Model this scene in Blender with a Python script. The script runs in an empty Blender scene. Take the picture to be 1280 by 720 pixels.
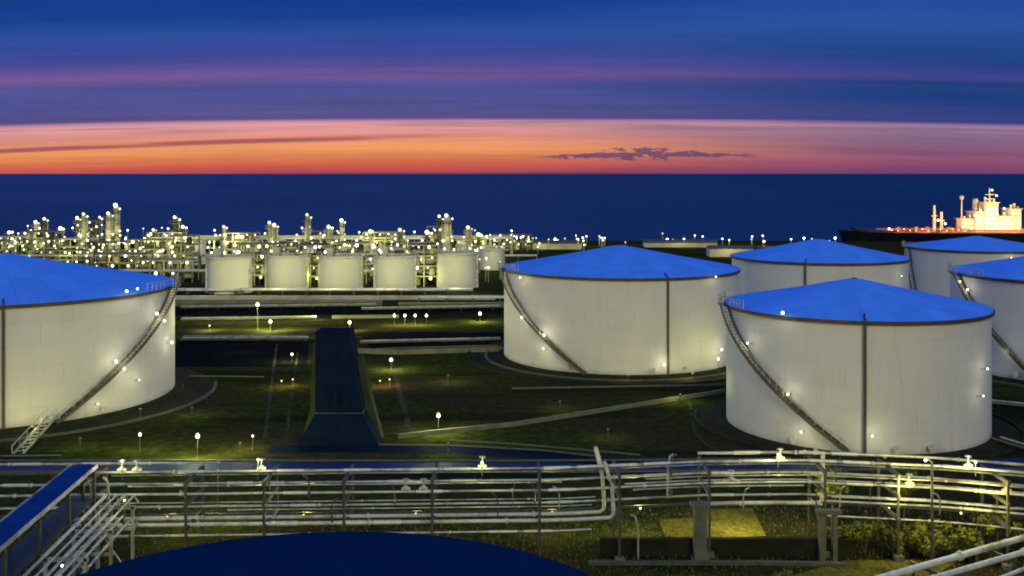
import bpy, math, random
from math import sin, cos, pi, radians, sqrt, hypot
from mathutils import Vector
random.seed(11)
S = bpy.context.scene
COL = S.collection
F, H, HY = 1350.0, 30.6, 217.0          # focal length in photo pixels, eye height, horizon row

# ------------------------------------------------------------------ camera
cd = bpy.data.cameras.new('camera'); cam = bpy.data.objects.new('camera', cd); COL.objects.link(cam)
cam.location = (0, 0, H); cam.rotation_euler = (radians(90), 0, 0)
cd.sensor_width = 36; cd.lens = 36 * F / 1280; cd.shift_y = -(360 - HY) / 1280
cd.clip_start = 0.5; cd.clip_end = 200000
S.camera = cam
S.cycles.use_denoising = True
S.cycles.filter_width = 1.9
S.cycles.sample_clamp_indirect = 3
S.cycles.sample_clamp_direct = 12
S.cycles.max_bounces = 5
S.view_settings.view_transform = 'Standard'; S.view_settings.look = 'None'
S.view_settings.exposure = 0; S.view_settings.gamma = 1

def lin(r, g, b):
    f = lambda c: (c / 255 / 12.92) if c / 255 <= .04045 else ((c / 255 + .055) / 1.055) ** 2.4
    return (f(r), f(g), f(b), 1)

# ------------------------------------------------------------------ node helper
class NT:
    def __init__(s, nt): s.nt = nt; s.n = nt.nodes; s.l = nt.links
    def new(s, t, **k):
        n = s.n.new(t)
        for a, v in k.items(): setattr(n, a, v)
        return n
    def put(s, sock, v):
        if hasattr(v, 'is_output'): s.l.new(v, sock)
        else: sock.default_value = v
    def math(s, op, a, b=0.0, c=0.0, clamp=False):
        n = s.new('ShaderNodeMath', operation=op, use_clamp=clamp)
        s.put(n.inputs[0], a); s.put(n.inputs[1], b); s.put(n.inputs[2], c)
        return n.outputs[0]
    def comb(s, x, y, z):
        n = s.new('ShaderNodeCombineXYZ')
        for i, v in enumerate((x, y, z)): s.put(n.inputs[i], v)
        return n.outputs[0]
    def sep(s, v):
        n = s.new('ShaderNodeSeparateXYZ'); s.put(n.inputs[0], v); return n.outputs
    def noise(s, vec, scale=1.0, detail=3.0, rough=.5):
        n = s.new('ShaderNodeTexNoise'); s.put(n.inputs['Vector'], vec)
        n.inputs['Scale'].default_value = scale; n.inputs['Detail'].default_value = detail; n.inputs['Roughness'].default_value = rough
        return n.outputs['Fac']
    def ramp(s, fac, stops, interp='LINEAR'):
        n = s.new('ShaderNodeValToRGB'); s.put(n.inputs[0], fac); r = n.color_ramp; r.interpolation = interp
        stops = sorted(stops)
        r.elements[0].position = stops[0][0]; r.elements[0].color = stops[0][1]
        r.elements[1].position = stops[-1][0]; r.elements[1].color = stops[-1][1]
        for p, c in stops[1:-1]:
            e = r.elements.new(p); e.color = c
        return n.outputs[0]
    def mix(s, fac, a, b, blend='MIX'):
        n = s.new('ShaderNodeMix', data_type='RGBA', blend_type=blend)
        s.put(n.inputs[0], fac); s.put(n.inputs[6], a); s.put(n.inputs[7], b)
        return n.outputs[2]
    def mrange(s, v, a, b, c=0.0, d=1.0, smooth=True):
        n = s.new('ShaderNodeMapRange', interpolation_type='SMOOTHSTEP' if smooth else 'LINEAR')
        s.put(n.inputs[0], v)
        for i, x in enumerate((a, b, c, d)): n.inputs[i + 1].default_value = x
        return n.outputs[0]

# ------------------------------------------------------------------ world: dusk sky
W = bpy.data.worlds.new('World'); S.world = W; W.use_nodes = True
t = NT(W.node_tree); t.n.clear()
tc = t.new('ShaderNodeTexCoord')
x, y, z = t.sep(tc.outputs['Generated'])
hyp = t.math('SQRT', t.math('ADD', t.math('MULTIPLY', x, x), t.math('MULTIPLY', y, y)))
hyp = t.math('MAXIMUM', hyp, 0.02)
yy = t.math('MAXIMUM', t.math('ABSOLUTE', y), 0.05)
u = t.math('DIVIDE', x, yy)                                   # tangent of the azimuth
upx = t.math('MULTIPLY', u, F)
u2 = t.math('MINIMUM', t.math('MULTIPLY', t.math('DIVIDE', upx, 640), t.math('DIVIDE', upx, 640)), 1.0)
e = t.math('MULTIPLY', t.math('DIVIDE', z, hyp), F)           # elevation
e = t.math('MULTIPLY', e, t.math('MULTIPLY_ADD', u2, .11, 1.0))
e = t.math('ADD', e, t.math('MULTIPLY', u2, 8.0))
e = t.math('SUBTRACT', e, 0.0)
drift = t.noise(t.comb(t.math('MULTIPLY', u, 1.6), t.math('MULTIPLY', e, .004), 3.3), 1.0, 2)
e2 = t.math('ADD', e, t.math('MULTIPLY', t.math('SUBTRACT', drift, .5), 7.0))
streak = t.noise(t.comb(t.math('MULTIPLY', u, 1.3), t.math('MULTIPLY', e, .12), 0.0), 1.0, 4, .6)
streak2 = t.noise(t.comb(t.math('MULTIPLY', u, 3.0), t.math('MULTIPLY', e, .035), 7.0), 1.0, 3, .6)
M_ = 900.0
def rmp(lst): return [(min(p / M_, 1), c) for p, c in lst]
fac = t.math('DIVIDE', e2, M_, clamp=True)
high = [(330, (.018, .080, .31, 1)), (480, (.036, .14, .52, 1)), (900, (.050, .18, .68, 1))]
left = t.ramp(fac, rmp([(0, lin(120, 55, 90)), (3, lin(178, 76, 84)), (12, lin(204, 92, 78)), (20, lin(222, 124, 78)), (32, lin(243, 158, 98)),
    (44, lin(238, 152, 116)), (52, lin(226, 150, 142)), (64, lin(216, 156, 160)), (67.5, lin(190, 130, 150)), (70, lin(90, 82, 140)), (90, lin(84, 84, 146)),
    (108, lin(74, 82, 150)), (116, lin(92, 86, 150)), (124, lin(120, 90, 152)), (136, lin(88, 80, 150)), (152, lin(62, 76, 156)),
    (180, lin(44, 78, 156)), (200, lin(24, 66, 144)), (218, lin(18, 62, 140))] + high))
right = t.ramp(fac, rmp([(0, lin(74, 54, 110)), (3, lin(96, 62, 114)), (12, lin(134, 72, 112)), (24, lin(146, 84, 116)), (38, lin(130, 88, 122)),
    (50, lin(122, 98, 134)), (63, lin(166, 124, 150)), (67.5, lin(140, 110, 150)), (70, lin(62, 66, 130)), (88, lin(44, 66, 134)), (108, lin(28, 64, 128)), (121, lin(28, 60, 124)),
    (124, lin(66, 68, 138)), (136, lin(50, 66, 138)), (152, lin(30, 68, 138)), (178, lin(38, 76, 148)), (200, lin(42, 84, 162)),
    (218, lin(38, 80, 160))] + high))
col = t.mix(t.mrange(upx, -120, 560), left, right)
col = t.mix(1.0, col, t.ramp(streak, [(.25, (.92, .92, .94, 1)), (.5, (1, 1, 1, 1)), (.75, (1.06, 1.05, 1.03, 1))]), 'MULTIPLY')
col = t.mix(1.0, col, t.ramp(streak2, [(.3, (.86, .9, .95, 1)), (.7, (1.13, 1.08, 1.04, 1))]), 'MULTIPLY')
# mauve streak over the orange at the left
se = t.math('ABSOLUTE', t.math('SUBTRACT', t.math('SUBTRACT', e2, t.math('MULTIPLY', t.math('ADD', upx, 640), .022)), 36.0))
sm = t.math('MULTIPLY', t.mrange(se, 5.0, 1.0), t.mrange(upx, 30, -250))
sm = t.math('MULTIPLY', sm, t.mrange(t.noise(t.comb(t.math('MULTIPLY', u, 5), t.math('MULTIPLY', e, .2), 2), 1, 3), .3, .55))
col = t.mix(t.math('MULTIPLY', sm, .85), col, lin(150, 76, 92))
# low distant cumulus bank
cn = t.noise(t.comb(t.math('MULTIPLY', u, 62.0), t.math('MULTIPLY', e, .2), 5.0), 1.0, 4, .65)
cmid = t.math('ADD', 20.0, t.math('MULTIPLY', t.mrange(upx, 20, 170, 0, 4), 1.0))
de = t.math('DIVIDE', t.math('SUBTRACT', e, cmid), t.math('ADD', 3.0, t.math('MULTIPLY', t.mrange(t.math('ABSOLUTE', t.math('SUBTRACT', upx, 155)), 110, 0), 6.0)))
de = t.math('ABSOLUTE', t.math('SUBTRACT', de, .15))
cenv = t.math('MULTIPLY', t.mrange(upx, 15, 70), t.mrange(upx, 330, 270))
cm = t.math('SUBTRACT', t.math('MULTIPLY_ADD', cn, 4.2, -1.35), de)
cm = t.math('MULTIPLY', t.mrange(cm, 0.0, .35), cenv)
col = t.mix(t.math('MULTIPLY', cm, .82), col, lin(92, 66, 106))
f1 = t.noise(t.comb(t.math('MULTIPLY', u, 4.5), t.math('MULTIPLY', e, .30), 11.0), 1.0, 5, .65)
f2 = t.noise(t.comb(t.math('MULTIPLY', u, 2.2), t.math('MULTIPLY', e, .075), 21.0), 1.0, 5, .62)
col = t.mix(1.0, col, t.ramp(f1, [(.3, (.95, .955, .96, 1)), (.7, (1.045, 1.04, 1.03, 1))]), 'MULTIPLY')
grey = t.mix(.5, col, (.045, .062, .15, 1))
col = t.mix(t.math('MULTIPLY', t.math('MULTIPLY', t.mrange(f2, .50, .66), t.mrange(e2, 230, 90)), t.mrange(e2, 8, 75, .35, .75)), col, grey)
bg = t.new('ShaderNodeBackground'); t.put(bg.inputs[0], col); bg.inputs[1].default_value = 1.0
wo = t.new('ShaderNodeOutputWorld'); t.l.new(bg.outputs[0], wo.inputs[0])

# ------------------------------------------------------------------ moon-like sun lamp, low behind the camera
sl = bpy.data.lights.new('sun', 'SUN'); sl.energy = 1.0; sl.angle = radians(24); sl.color = (1.0, .88, .26)
so = bpy.data.objects.new('sun', sl); COL.objects.link(so)
_az, _el = radians(9), radians(27)
so.rotation_euler = Vector((-sin(_az) * cos(_el), cos(_az) * cos(_el), -sin(_el))).to_track_quat('-Z', 'Y').to_euler()

# ------------------------------------------------------------------ materials
MATS = {}
def mat(name, base, rough=.6, metal=0.0, spec=.5, var=.25, scale=1.0, bump=0.0, bscale=8.0, dirt=None, dirt_amt=.4, coord='Object'):
    m = bpy.data.materials.new(name); m.use_nodes = True; k = NT(m.node_tree)
    b = k.n['Principled BSDF']
    c = k.new('ShaderNodeTexCoord').outputs[coord]
    n = k.noise(c, scale, 5, .6)
    dark = tuple(v * (1 - var) for v in base[:3]) + (1,); lite = tuple(min(v * (1 + var), 1) for v in base[:3]) + (1,)
    cc = k.ramp(n, [(.3, dark), (.7, lite)])
    if dirt:
        n2 = k.noise(c, scale * .23, 6, .65)
        cc = k.mix(k.math('MULTIPLY', k.mrange(n2, .48, .66), dirt_amt), cc, tuple(dirt[:3]) + (1,))
    k.put(b.inputs['Base Color'], cc)
    b.inputs['Roughness'].default_value = rough; b.inputs['Metallic'].default_value = metal
    b.inputs['Specular IOR Level'].default_value = spec
    if bump:
        bp = k.new('ShaderNodeBump'); bp.inputs['Strength'].default_value = bump; bp.inputs['Distance'].default_value = .1
        k.put(bp.inputs['Height'], k.noise(c, bscale, 4)); k.l.new(bp.outputs[0], b.inputs['Normal'])
    MATS[name] = m; return m
def emis(name, colr, st):
    m = bpy.data.materials.new(name); m.use_nodes = True
    b = m.node_tree.nodes['Principled BSDF']; b.inputs['Base Color'].default_value = (.8, .8, .75, 1)
    b.inputs['Emission Color'].default_value = tuple(colr) + (1,); b.inputs['Emission Strength'].default_value = st
    m.cycles.emission_sampling = 'NONE'
    MATS[name] = m; return m

def tank_paint(name, base):
    m = bpy.data.materials.new(name); m.use_nodes = True; k = NT(m.node_tree); b = k.n['Principled BSDF']
    c = k.new('ShaderNodeTexCoord').outputs['Object']; X, Y, Z = k.sep(c)
    ang = k.math('ARCTAN2', X, Y)
    oi = k.new('ShaderNodeObjectInfo').outputs['Random']
    st = k.noise(k.comb(k.math('MULTIPLY', ang, 26), k.math('MULTIPLY', Z, .10), k.math('MULTIPLY', oi, 30)), 1, 5, .65)
    cc = k.ramp(st, [(.32, tuple(v * .96 for v in base) + (1,)), (.55, tuple(base) + (1,)), (.8, tuple(min(1, v * 1.02) for v in base) + (1,))])
    bl = k.noise(k.comb(k.math('MULTIPLY', ang, 4), k.math('MULTIPLY', Z, .22), oi), 1, 4, .6)
    cc = k.mix(k.math('MULTIPLY', k.mrange(bl, .45, .7), .12), cc, (.34, .31, .24, 1))
    # plate courses: a thin seam every 2.5 m and staggered verticals
    zc = k.math('DIVIDE', Z, 2.5); row = k.math('FLOOR', zc)
    fz = k.math('ABSOLUTE', k.math('SUBTRACT', k.math('FRACT', zc), .5))
    av = k.math('MULTIPLY_ADD', ang, 2.2, k.math('MULTIPLY', row, .37))
    fa = k.math('ABSOLUTE', k.math('SUBTRACT', k.math('FRACT', av), .5))
    seam = k.math('MAXIMUM', k.mrange(fz, .485, .498), k.mrange(fa, .4915, .498))
    plate = k.new('ShaderNodeTexWhiteNoise', noise_dimensions='2D'); k.put(plate.inputs['Vector'], k.comb(k.math('FLOOR', av), row, 0))
    cc = k.mix(1.0, cc, k.ramp(plate.outputs['Value'], [(0, (.975, .975, .97, 1)), (1, (1.015, 1.015, 1.015, 1))]), 'MULTIPLY')
    cc = k.mix(k.math('MULTIPLY', seam, .22), cc, (.2, .19, .16, 1))
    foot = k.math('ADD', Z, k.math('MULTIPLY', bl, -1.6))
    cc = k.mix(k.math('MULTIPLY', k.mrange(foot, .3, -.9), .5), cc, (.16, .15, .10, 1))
    k.put(b.inputs['Base Color'], cc); b.inputs['Roughness'].default_value = .5; b.inputs['Specular IOR Level'].default_value = .3
    bp = k.new('ShaderNodeBump'); bp.inputs['Strength'].default_value = .5; bp.inputs['Distance'].default_value = .04
    k.put(bp.inputs['Height'], k.math('ADD', k.math('MULTIPLY', seam, -.5), k.math('MULTIPLY', bl, 1.2))); k.l.new(bp.outputs[0], b.inputs['Normal'])
    MATS[name] = m; return m
def roof_paint(name, base, rough=.45):
    m = bpy.data.materials.new(name); m.use_nodes = True; k = NT(m.node_tree); b = k.n['Principled BSDF']
    c = k.new('ShaderNodeTexCoord').outputs['Object']; X, Y, Z = k.sep(c)
    ang = k.math('ARCTAN2', X, Y); rad = k.math('SQRT', k.math('ADD', k.math('MULTIPLY', X, X), k.math('MULTIPLY', Y, Y)))
    sect = k.math('MULTIPLY', ang, 24 / (2 * pi))
    fa = k.math('MULTIPLY', k.math('ABSOLUTE', k.math('SUBTRACT', k.math('FRACT', sect), .5)), 1.0)
    wn = k.new('ShaderNodeTexWhiteNoise', noise_dimensions='2D'); k.put(wn.inputs['Vector'], k.comb(k.math('FLOOR', sect), k.math('FLOOR', k.math('DIVIDE', rad, 6)), 0))
    n = k.noise(c, .35, 5, .65)
    cc = k.ramp(n, [(.3, tuple(v * .88 for v in base) + (1,)), (.7, tuple(min(1, v * 1.06) for v in base) + (1,))])
    cc = k.mix(1.0, cc, k.ramp(wn.outputs['Value'], [(0, (.93, .93, .95, 1)), (1, (1.04, 1.04, 1.03, 1))]), 'MULTIPLY')
    cc = k.mix(k.math('MULTIPLY', k.mrange(fa, .48, .496), .45), cc, tuple(v * .45 for v in base) + (1,))
    k.put(b.inputs['Base Color'], cc); b.inputs['Roughness'].default_value = rough; b.inputs['Specular IOR Level'].default_value = 0
    MATS[name] = m; return m

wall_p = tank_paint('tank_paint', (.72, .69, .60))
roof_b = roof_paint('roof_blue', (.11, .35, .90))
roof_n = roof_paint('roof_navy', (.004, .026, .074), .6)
rimm = mat('rim_steel', (.075, .055, .045), .6, .2, var=.4, scale=2, dirt=(.22, .08, .04), dirt_amt=.6)
steel = mat('galvanised', (.50, .49, .36), .45, .35, var=.3, scale=1.6, dirt=(.15, .12, .06), dirt_amt=.8)
dsteel = mat('dark_steel', (.09, .08, .055), .6, .3, var=.35, scale=2, dirt=(.16, .1, .05))
psteel = mat('pale_steel', (.64, .62, .44), .55, .1, var=.25, scale=1.4, dirt=(.2, .15, .08), dirt_amt=.7)
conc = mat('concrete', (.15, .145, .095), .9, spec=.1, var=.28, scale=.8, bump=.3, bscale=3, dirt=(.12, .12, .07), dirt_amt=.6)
dconc = mat('dark_concrete', (.022, .023, .012), .9, spec=.05, var=.35, scale=.7, bump=.3, bscale=3, dirt=(.03, .035, .02))  # dark tone also paints shade on the unlit bund wall faces
pathm = mat('path_concrete', (.055, .055, .03), .9, spec=0, var=.4, scale=1.1, dirt=(.02, .022, .01), dirt_amt=.8)
kerbm = mat('kerb_concrete', (.10, .098, .060), .9, spec=.05, var=.3, scale=1.3, dirt=(.08, .09, .05), dirt_amt=.6)
towm = mat('tower_navy', (.005, .012, .032), .8, spec=.02, var=.3, scale=.5, dirt=(.004, .012, .018))
buttm = mat('buttress_green', (.040, .058, .034), .9, spec=0, var=.3, scale=.7, dirt=(.03, .04, .02))
asph = mat('asphalt', (.010, .011, .009), .9, spec=0, var=.3, scale=.5, bump=.15, bscale=6, dirt=(.025, .026, .028))
tarm = mat('road_asphalt', (.006, .013, .030), .85, spec=.01, var=.25, scale=.3, dirt=(.005, .010, .022))
tarf = mat('sky_tinted_asphalt', (.008, .022, .080), .7, spec=.08, var=.25, scale=.3, dirt=(.01, .02, .05))  # blue sky reflection put into the road colour
covm = mat('cover_blue', (.008, .045, .17), .6, 0, .01, var=.2, scale=.6, dirt=(.03, .05, .12))
gravel = mat('gravel', (.030, .030, .016), .95, spec=.02, var=.45, scale=3, bump=.5, bscale=9, dirt=(.012, .013, .006), dirt_amt=.7)
litgrassm = mat('lawn_grass', (.13, .115, .018), .95, spec=0, var=.55, scale=2.2, bump=.5, bscale=5, dirt=(.05, .035, .01), dirt_amt=.7)  # brighter grass colour with the pool of lamplight painted in
leafm = mat('leaf', (.15, .15, .02), .7, spec=.1, var=.5, scale=2.2)
barkm = mat('bark', (.09, .065, .04), .9, var=.3, scale=4)
hullm = mat('hull_black', (.006, .006, .009), .5, var=.2, scale=.1)
shipj = mat('jacket_metal', (.66, .64, .44), .4, .2, var=.2, scale=2)
deckm = mat('deck_red', (.34, .12, .06), .7, var=.4, scale=.15)
shipw = mat('ship_white', (.80, .62, .36), .5, var=.15, scale=.2)
creamm = mat('plant_cream', (.60, .58, .40), .7, spec=.1, var=.14, scale=.4, dirt=(.25, .22, .12), dirt_amt=.5)
lampm = emis('lamp_glow', (.96, 1, .50), 3.2)
lampw = emis('lamp_white', (1, 1, .72), 6)
lampo = emis('lamp_orange', (1, .42, .10), 4)
winm = emis('lit_window', (1, .86, .45), 3)

def vary(m, lo, mid, hi):
    k = NT(m.node_tree); b = k.n['Principled BSDF']; lk = b.inputs['Base Color'].links[0].from_socket
    oi = k.new('ShaderNodeObjectInfo').outputs['Random']
    k.put(b.inputs['Base Color'], k.mix(1.0, lk, k.ramp(oi, [(0, lo), (.34, lo), (.36, mid), (.66, mid), (.68, hi), (1, hi)], 'LINEAR'), 'MULTIPLY'))
palem = mat('pale_tank_paint', (.74, .72, .54), .7, spec=.1, var=.05, scale=.3, dirt=(.45, .42, .28), dirt_amt=.25)
plantm = mat('plant_paint', (.55, .53, .36), .7, spec=.1, var=.3, scale=.6, dirt=(.2, .15, .07), dirt_amt=.6)
vary(plantm, (.16, .17, .13, 1), (.55, .55, .5, 1), (1.05, 1.03, .95, 1))
pframe = mat('plant_steel', (.45, .43, .28), .7, spec=.1, var=.3, scale=.6, dirt=(.16, .1, .05), dirt_amt=.6)
vary(pframe, (.2, .2, .17, 1), (.6, .6, .5, 1), (1.0, 1.0, .9, 1))
def glow(name, stops, s0, s1):
    m = emis(name, (1, 1, 1), 1); k = NT(m.node_tree); b = k.n['Principled BSDF']; oi = k.new('ShaderNodeObjectInfo').outputs['Random']
    k.put(b.inputs['Emission Color'], k.ramp(oi, stops, 'LINEAR'))
    h = k.math('FRACT', k.math('MULTIPLY', oi, 7.31)); k.put(b.inputs['Emission Strength'], k.math('MULTIPLY_ADD', k.math('POWER', h, 2.0), s1 - s0, s0))
    m.cycles.emission_sampling = 'NONE'; return m
plamp = glow('plant_lamp', [(0, (1, .80, .28, 1)), (.12, (1, .9, .4, 1)), (.3, (.92, 1, .42, 1)), (.75, (.95, 1, .62, 1)), (.92, (.9, 1, .95, 1)), (1, (1, .55, .2, 1))], .9, 8.0)
# ground and sea
m = bpy.data.materials.new('ground_mix'); m.use_nodes = True; k = NT(m.node_tree); b = k.n['Principled BSDF']
c = k.new('ShaderNodeTexCoord').outputs['Object']; X, Y, Z = k.sep(c)
g1 = k.noise(c, .045, 6, .62); g2 = k.noise(c, .9, 5, .7); g3 = k.noise(k.comb(k.math('MULTIPLY', X, .012), k.math('MULTIPLY', Y, .075), 4), 1, 5, .6)
grass = k.ramp(g2, [(.3, (.014, .019, .005, 1)), (.5, (.031, .038, .008, 1)), (.72, (.070, .076, .016, 1))])
bare = k.ramp(g2, [(.3, (.018, .016, .008, 1)), (.7, (.058, .046, .018, 1))])
cc = k.mix(k.mrange(g1, .44, .60), grass, bare)
cc = k.mix(k.math('MULTIPLY', k.mrange(g3, .5, .62), .7), cc, (.010, .012, .006, 1))
k.put(b.inputs['Base Color'], cc); b.inputs['Roughness'].default_value = .95; b.inputs['Specular IOR Level'].default_value = 0
bp = k.new('ShaderNodeBump'); bp.inputs['Strength'].default_value = .6; bp.inputs['Distance'].default_value = .25
k.put(bp.inputs['Height'], k.noise(c, 1.7, 5, .7)); k.l.new(bp.outputs[0], b.inputs['Normal'])
groundm = m
m = bpy.data.materials.new('sea'); m.use_nodes = True; k = NT(m.node_tree); b = k.n['Principled BSDF']
c = k.new('ShaderNodeTexCoord').outputs['Object']; X, Y, Z = k.sep(c)
s1 = k.noise(k.comb(k.math('MULTIPLY', X, .0016), k.math('MULTIPLY', Y, .0006), 1), 1, 6, .6)
s2 = k.noise(k.comb(k.math('MULTIPLY', X, .03), k.math('MULTIPLY', Y, .12), 1), 1, 4, .6)
cc = k.ramp(s1, [(.3, (.010, .048, .112, 1)), (.7, (.018, .064, .148, 1))])
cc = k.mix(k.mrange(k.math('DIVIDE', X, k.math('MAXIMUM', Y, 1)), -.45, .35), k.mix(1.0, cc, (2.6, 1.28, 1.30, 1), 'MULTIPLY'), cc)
cc = k.mix(1.0, cc, k.ramp(s2, [(.3, (.78, .80, .84, 1)), (.7, (1.2, 1.17, 1.14, 1))]), 'MULTIPLY')
k.put(b.inputs['Base Color'], cc); b.inputs['Roughness'].default_value = .6; b.inputs['Specular IOR Level'].default_value = .012
seam_ = m

# ------------------------------------------------------------------ mesh builder
class MB:
    def __init__(s): s.v = []; s.f = []
    def add(s, vs, fs):
        o = len(s.v); s.v += [tuple(p) for p in vs]; s.f += [tuple(i + o for i in f) for f in fs]; return s
    def box(s, c, d, rz=0.0):
        cx, cy, cz = c; hx, hy, hz = d[0] / 2, d[1] / 2, d[2] / 2; ca, sa = cos(rz), sin(rz)
        vs = []
        for zz in (-hz, hz):
            for a, bb in ((-hx, -hy), (hx, -hy), (hx, hy), (-hx, hy)):
                vs.append((cx + a * ca - bb * sa, cy + a * sa + bb * ca, cz + zz))
        return s.add(vs, [(0, 3, 2, 1), (4, 5, 6, 7), (0, 1, 5, 4), (1, 2, 6, 5), (2, 3, 7, 6), (3, 0, 4, 7)])
    def bar(s, p, q, w, h=None):
        h = h or w; p = Vector(p); q = Vector(q); d = (q - p).normalized()
        up = Vector((0, 0, 1)) if abs(d.z) < .95 else Vector((0, 1, 0))
        a = d.cross(up).normalized() * w / 2; bb = a.cross(d).normalized() * h / 2
        vs = [p + sx * a + sy * bb for sx, sy in ((-1, -1), (1, -1), (1, 1), (-1, 1))] + [q + sx * a + sy * bb for sx, sy in ((-1, -1), (1, -1), (1, 1), (-1, 1))]
        return s.add(vs, [(0, 1, 2, 3), (7, 6, 5, 4), (0, 4, 5, 1), (1, 5, 6, 2), (2, 6, 7, 3), (3, 7, 4, 0)])
    def tube(s, pts, r, n=8, r1=None):
        pts = [Vector(p) for p in pts]; m_ = len(pts); vs = []; fs = []
        for i, p in enumerate(pts):
            d = (pts[min(i + 1, m_ - 1)] - pts[max(i - 1, 0)]).normalized()
            up = Vector((0, 0, 1)) if abs(d.z) < .9 else Vector((0, 1, 0))
            a = d.cross(up).normalized(); bb = a.cross(d).normalized()
            rr = r if r1 is None else r + (r1 - r) * i / (m_ - 1)
            vs += [p + rr * (cos(2 * pi * j / n) * a + sin(2 * pi * j / n) * bb) for j in range(n)]
        for i in range(m_ - 1):
            for j in range(n):
                fs.append((i * n + j, i * n + (j + 1) % n, (i + 1) * n + (j + 1) % n, (i + 1) * n + j))
        fs.append(tuple(range(n))[::-1]); fs.append(tuple((m_ - 1) * n + j for j in range(n)))
        return s.add(vs, fs)
    def lathe(s, c, prof, n=32, a0=0.0, a1=2 * pi):
        full = abs(a1 - a0 - 2 * pi) < 1e-6; k_ = n if full else n + 1; vs = []; fs = []
        for r, zz in prof:
            vs += [(c[0] + r * sin(a0 + (a1 - a0) * j / n), c[1] - r * cos(a0 + (a1 - a0) * j / n), c[2] + zz) for j in range(k_)]
        for i in range(len(prof) - 1):
            for j in range(n):
                jj = (j + 1) % k_
                fs.append((i * k_ + j, i * k_ + jj, (i + 1) * k_ + jj, (i + 1) * k_ + j))
        return s.add(vs, fs)
    def ball(s, c, r, n=8, sz=1.0):
        m_ = max(4, n // 2 + 1)
        return s.lathe(c, [(max(r * sin(pi * i / m_), 1e-4), -r * sz * cos(pi * i / m_)) for i in range(m_ + 1)], n)
    def sheet(s, pts, z0):
        return s.add([(p[0], p[1], z0) for p in pts], [tuple(range(len(pts)))])
    def build(s, name, mt, parent=None, origin=None, smooth=True, sharp=35):
        me = bpy.data.meshes.new(name)
        vs = s.v if origin is None else [(a - origin[0], b_ - origin[1], c_ - origin[2]) for a, b_, c_ in s.v]
        me.from_pydata(vs, [], s.f); me.materials.append(mt)
        if smooth and len(s.f):
            me.polygons.foreach_set('use_smooth', [True] * len(me.polygons)); me.set_sharp_from_angle(angle=radians(sharp))
        me.update()
        o = bpy.data.objects.new(name, me); COL.objects.link(o)
        if parent: o.parent = parent
        if origin is not None: o.location = origin
        return o
def tag(o, label, cat, group=None):
    o['label'] = label; o['category'] = cat
    if group: o['group'] = group
    return o
def thing(name, label, cat, loc=(0, 0, 0), group=None, rz=0):
    o = bpy.data.objects.new(name, None); COL.objects.link(o); o.location = loc; o.rotation_euler = (0, 0, rz); o.empty_display_size = .5
    return tag(o, label, cat, group)
def structure(o, kind='structure'): o['kind'] = kind; return o
def light(loc, power, colr=(1, .96, .55), r=.3, parent=None):
    l = bpy.data.lights.new('lamp_or_fill_light', 'POINT'); l.energy = power; l.color = colr; l.shadow_soft_size = r  # shared by lamps and added fill lights
    o = bpy.data.objects.new('lamp_or_fill_light', l); COL.objects.link(o); o.location = loc
    if parent: o.parent = parent
    return o
def dup(root, loc, label=None, group=None, rz=None, sc=None):
    r = root.copy(); COL.objects.link(r); r.location = loc
    if label: r['label'] = label
    if group: r['group'] = group
    if rz is not None: r.rotation_euler = (0, 0, rz)
    if sc: r.scale = sc
    for ch in list(root.children):
        c2 = ch.copy(); COL.objects.link(c2); c2.parent = r
        for g in list(ch.children):
            g2 = g.copy(); COL.objects.link(g2); g2.parent = c2
    return r
def G(px, py, z=0.0):                      # point of the photo at height z
    D = (H - z) * F / (py - HY); return ((px - 640) / F * D, D, z)
def QX(px, D): return (px - 640) / F * D
def ZY(py, D): return H - (py - HY) * D / F

# ================================================================== SETTING
mb = MB()
xs = [-2500, -900, -400, -200, -100, -50, 0, 50, 100, 200, 400, 900, 2500]
ys = [-200, 0, 60, 120, 200, 300, 420, 478, 497, 515]
zs = [0, 0, 0, 0, 0, 0, 0, 0, -.6, -9.5]
for j, yv in enumerate(ys):
    for i, xv in enumerate(xs): mb.v.append((xv, yv + (6 * sin(xv * .02) if j > 6 else 0), zs[j]))
n = len(xs)
for j in range(len(ys) - 1):
    for i in range(n - 1): mb.f.append((j * n + i, j * n + i + 1, (j + 1) * n + i + 1, (j + 1) * n + i))
structure(mb.build('ground', groundm, smooth=False))
structure(MB().add([(-150000, 400, -8), (150000, 400, -8), (150000, 150000, -8), (-150000, 150000, -8)], [(0, 1, 2, 3)]).build('sea', seam_, smooth=False))

def strip(pts, w, z0):
    """flat road following a polyline"""
    L_, R_ = [], []
    for i, p in enumerate(pts):
        a = Vector(pts[max(i - 1, 0)][:2]); b_ = Vector(pts[min(i + 1, len(pts) - 1)][:2]); d = (b_ - a).normalized(); nrm = Vector((-d.y, d.x))
        ww = w[i] if isinstance(w, (list, tuple)) else w
        L_.append((p[0] + nrm.x * ww / 2, p[1] + nrm.y * ww / 2)); R_.append((p[0] - nrm.x * ww / 2, p[1] - nrm.y * ww / 2))
    m_ = MB()
    vs = [(q[0], q[1], z0) for q in L_] + [(q[0], q[1], z0) for q in R_]; k_ = len(pts)
    m_.add(vs, [(i, k_ + i, k_ + i + 1, i + 1) for i in range(k_ - 1)])
    return m_, L_, R_
def wall_along(pts, w, h, z0=0.0, mbx=None):
    m_ = mbx or MB()
    for a, b_ in zip(pts[:-1], pts[1:]):
        a3 = Vector((a[0], a[1], z0 + h / 2)); b3 = Vector((b_[0], b_[1], z0 + h / 2)); d = (b3 - a3).normalized() * w * .3
        m_.bar(a3 - d * 0, b3 + d * 0, w, h)
    return m_

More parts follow.
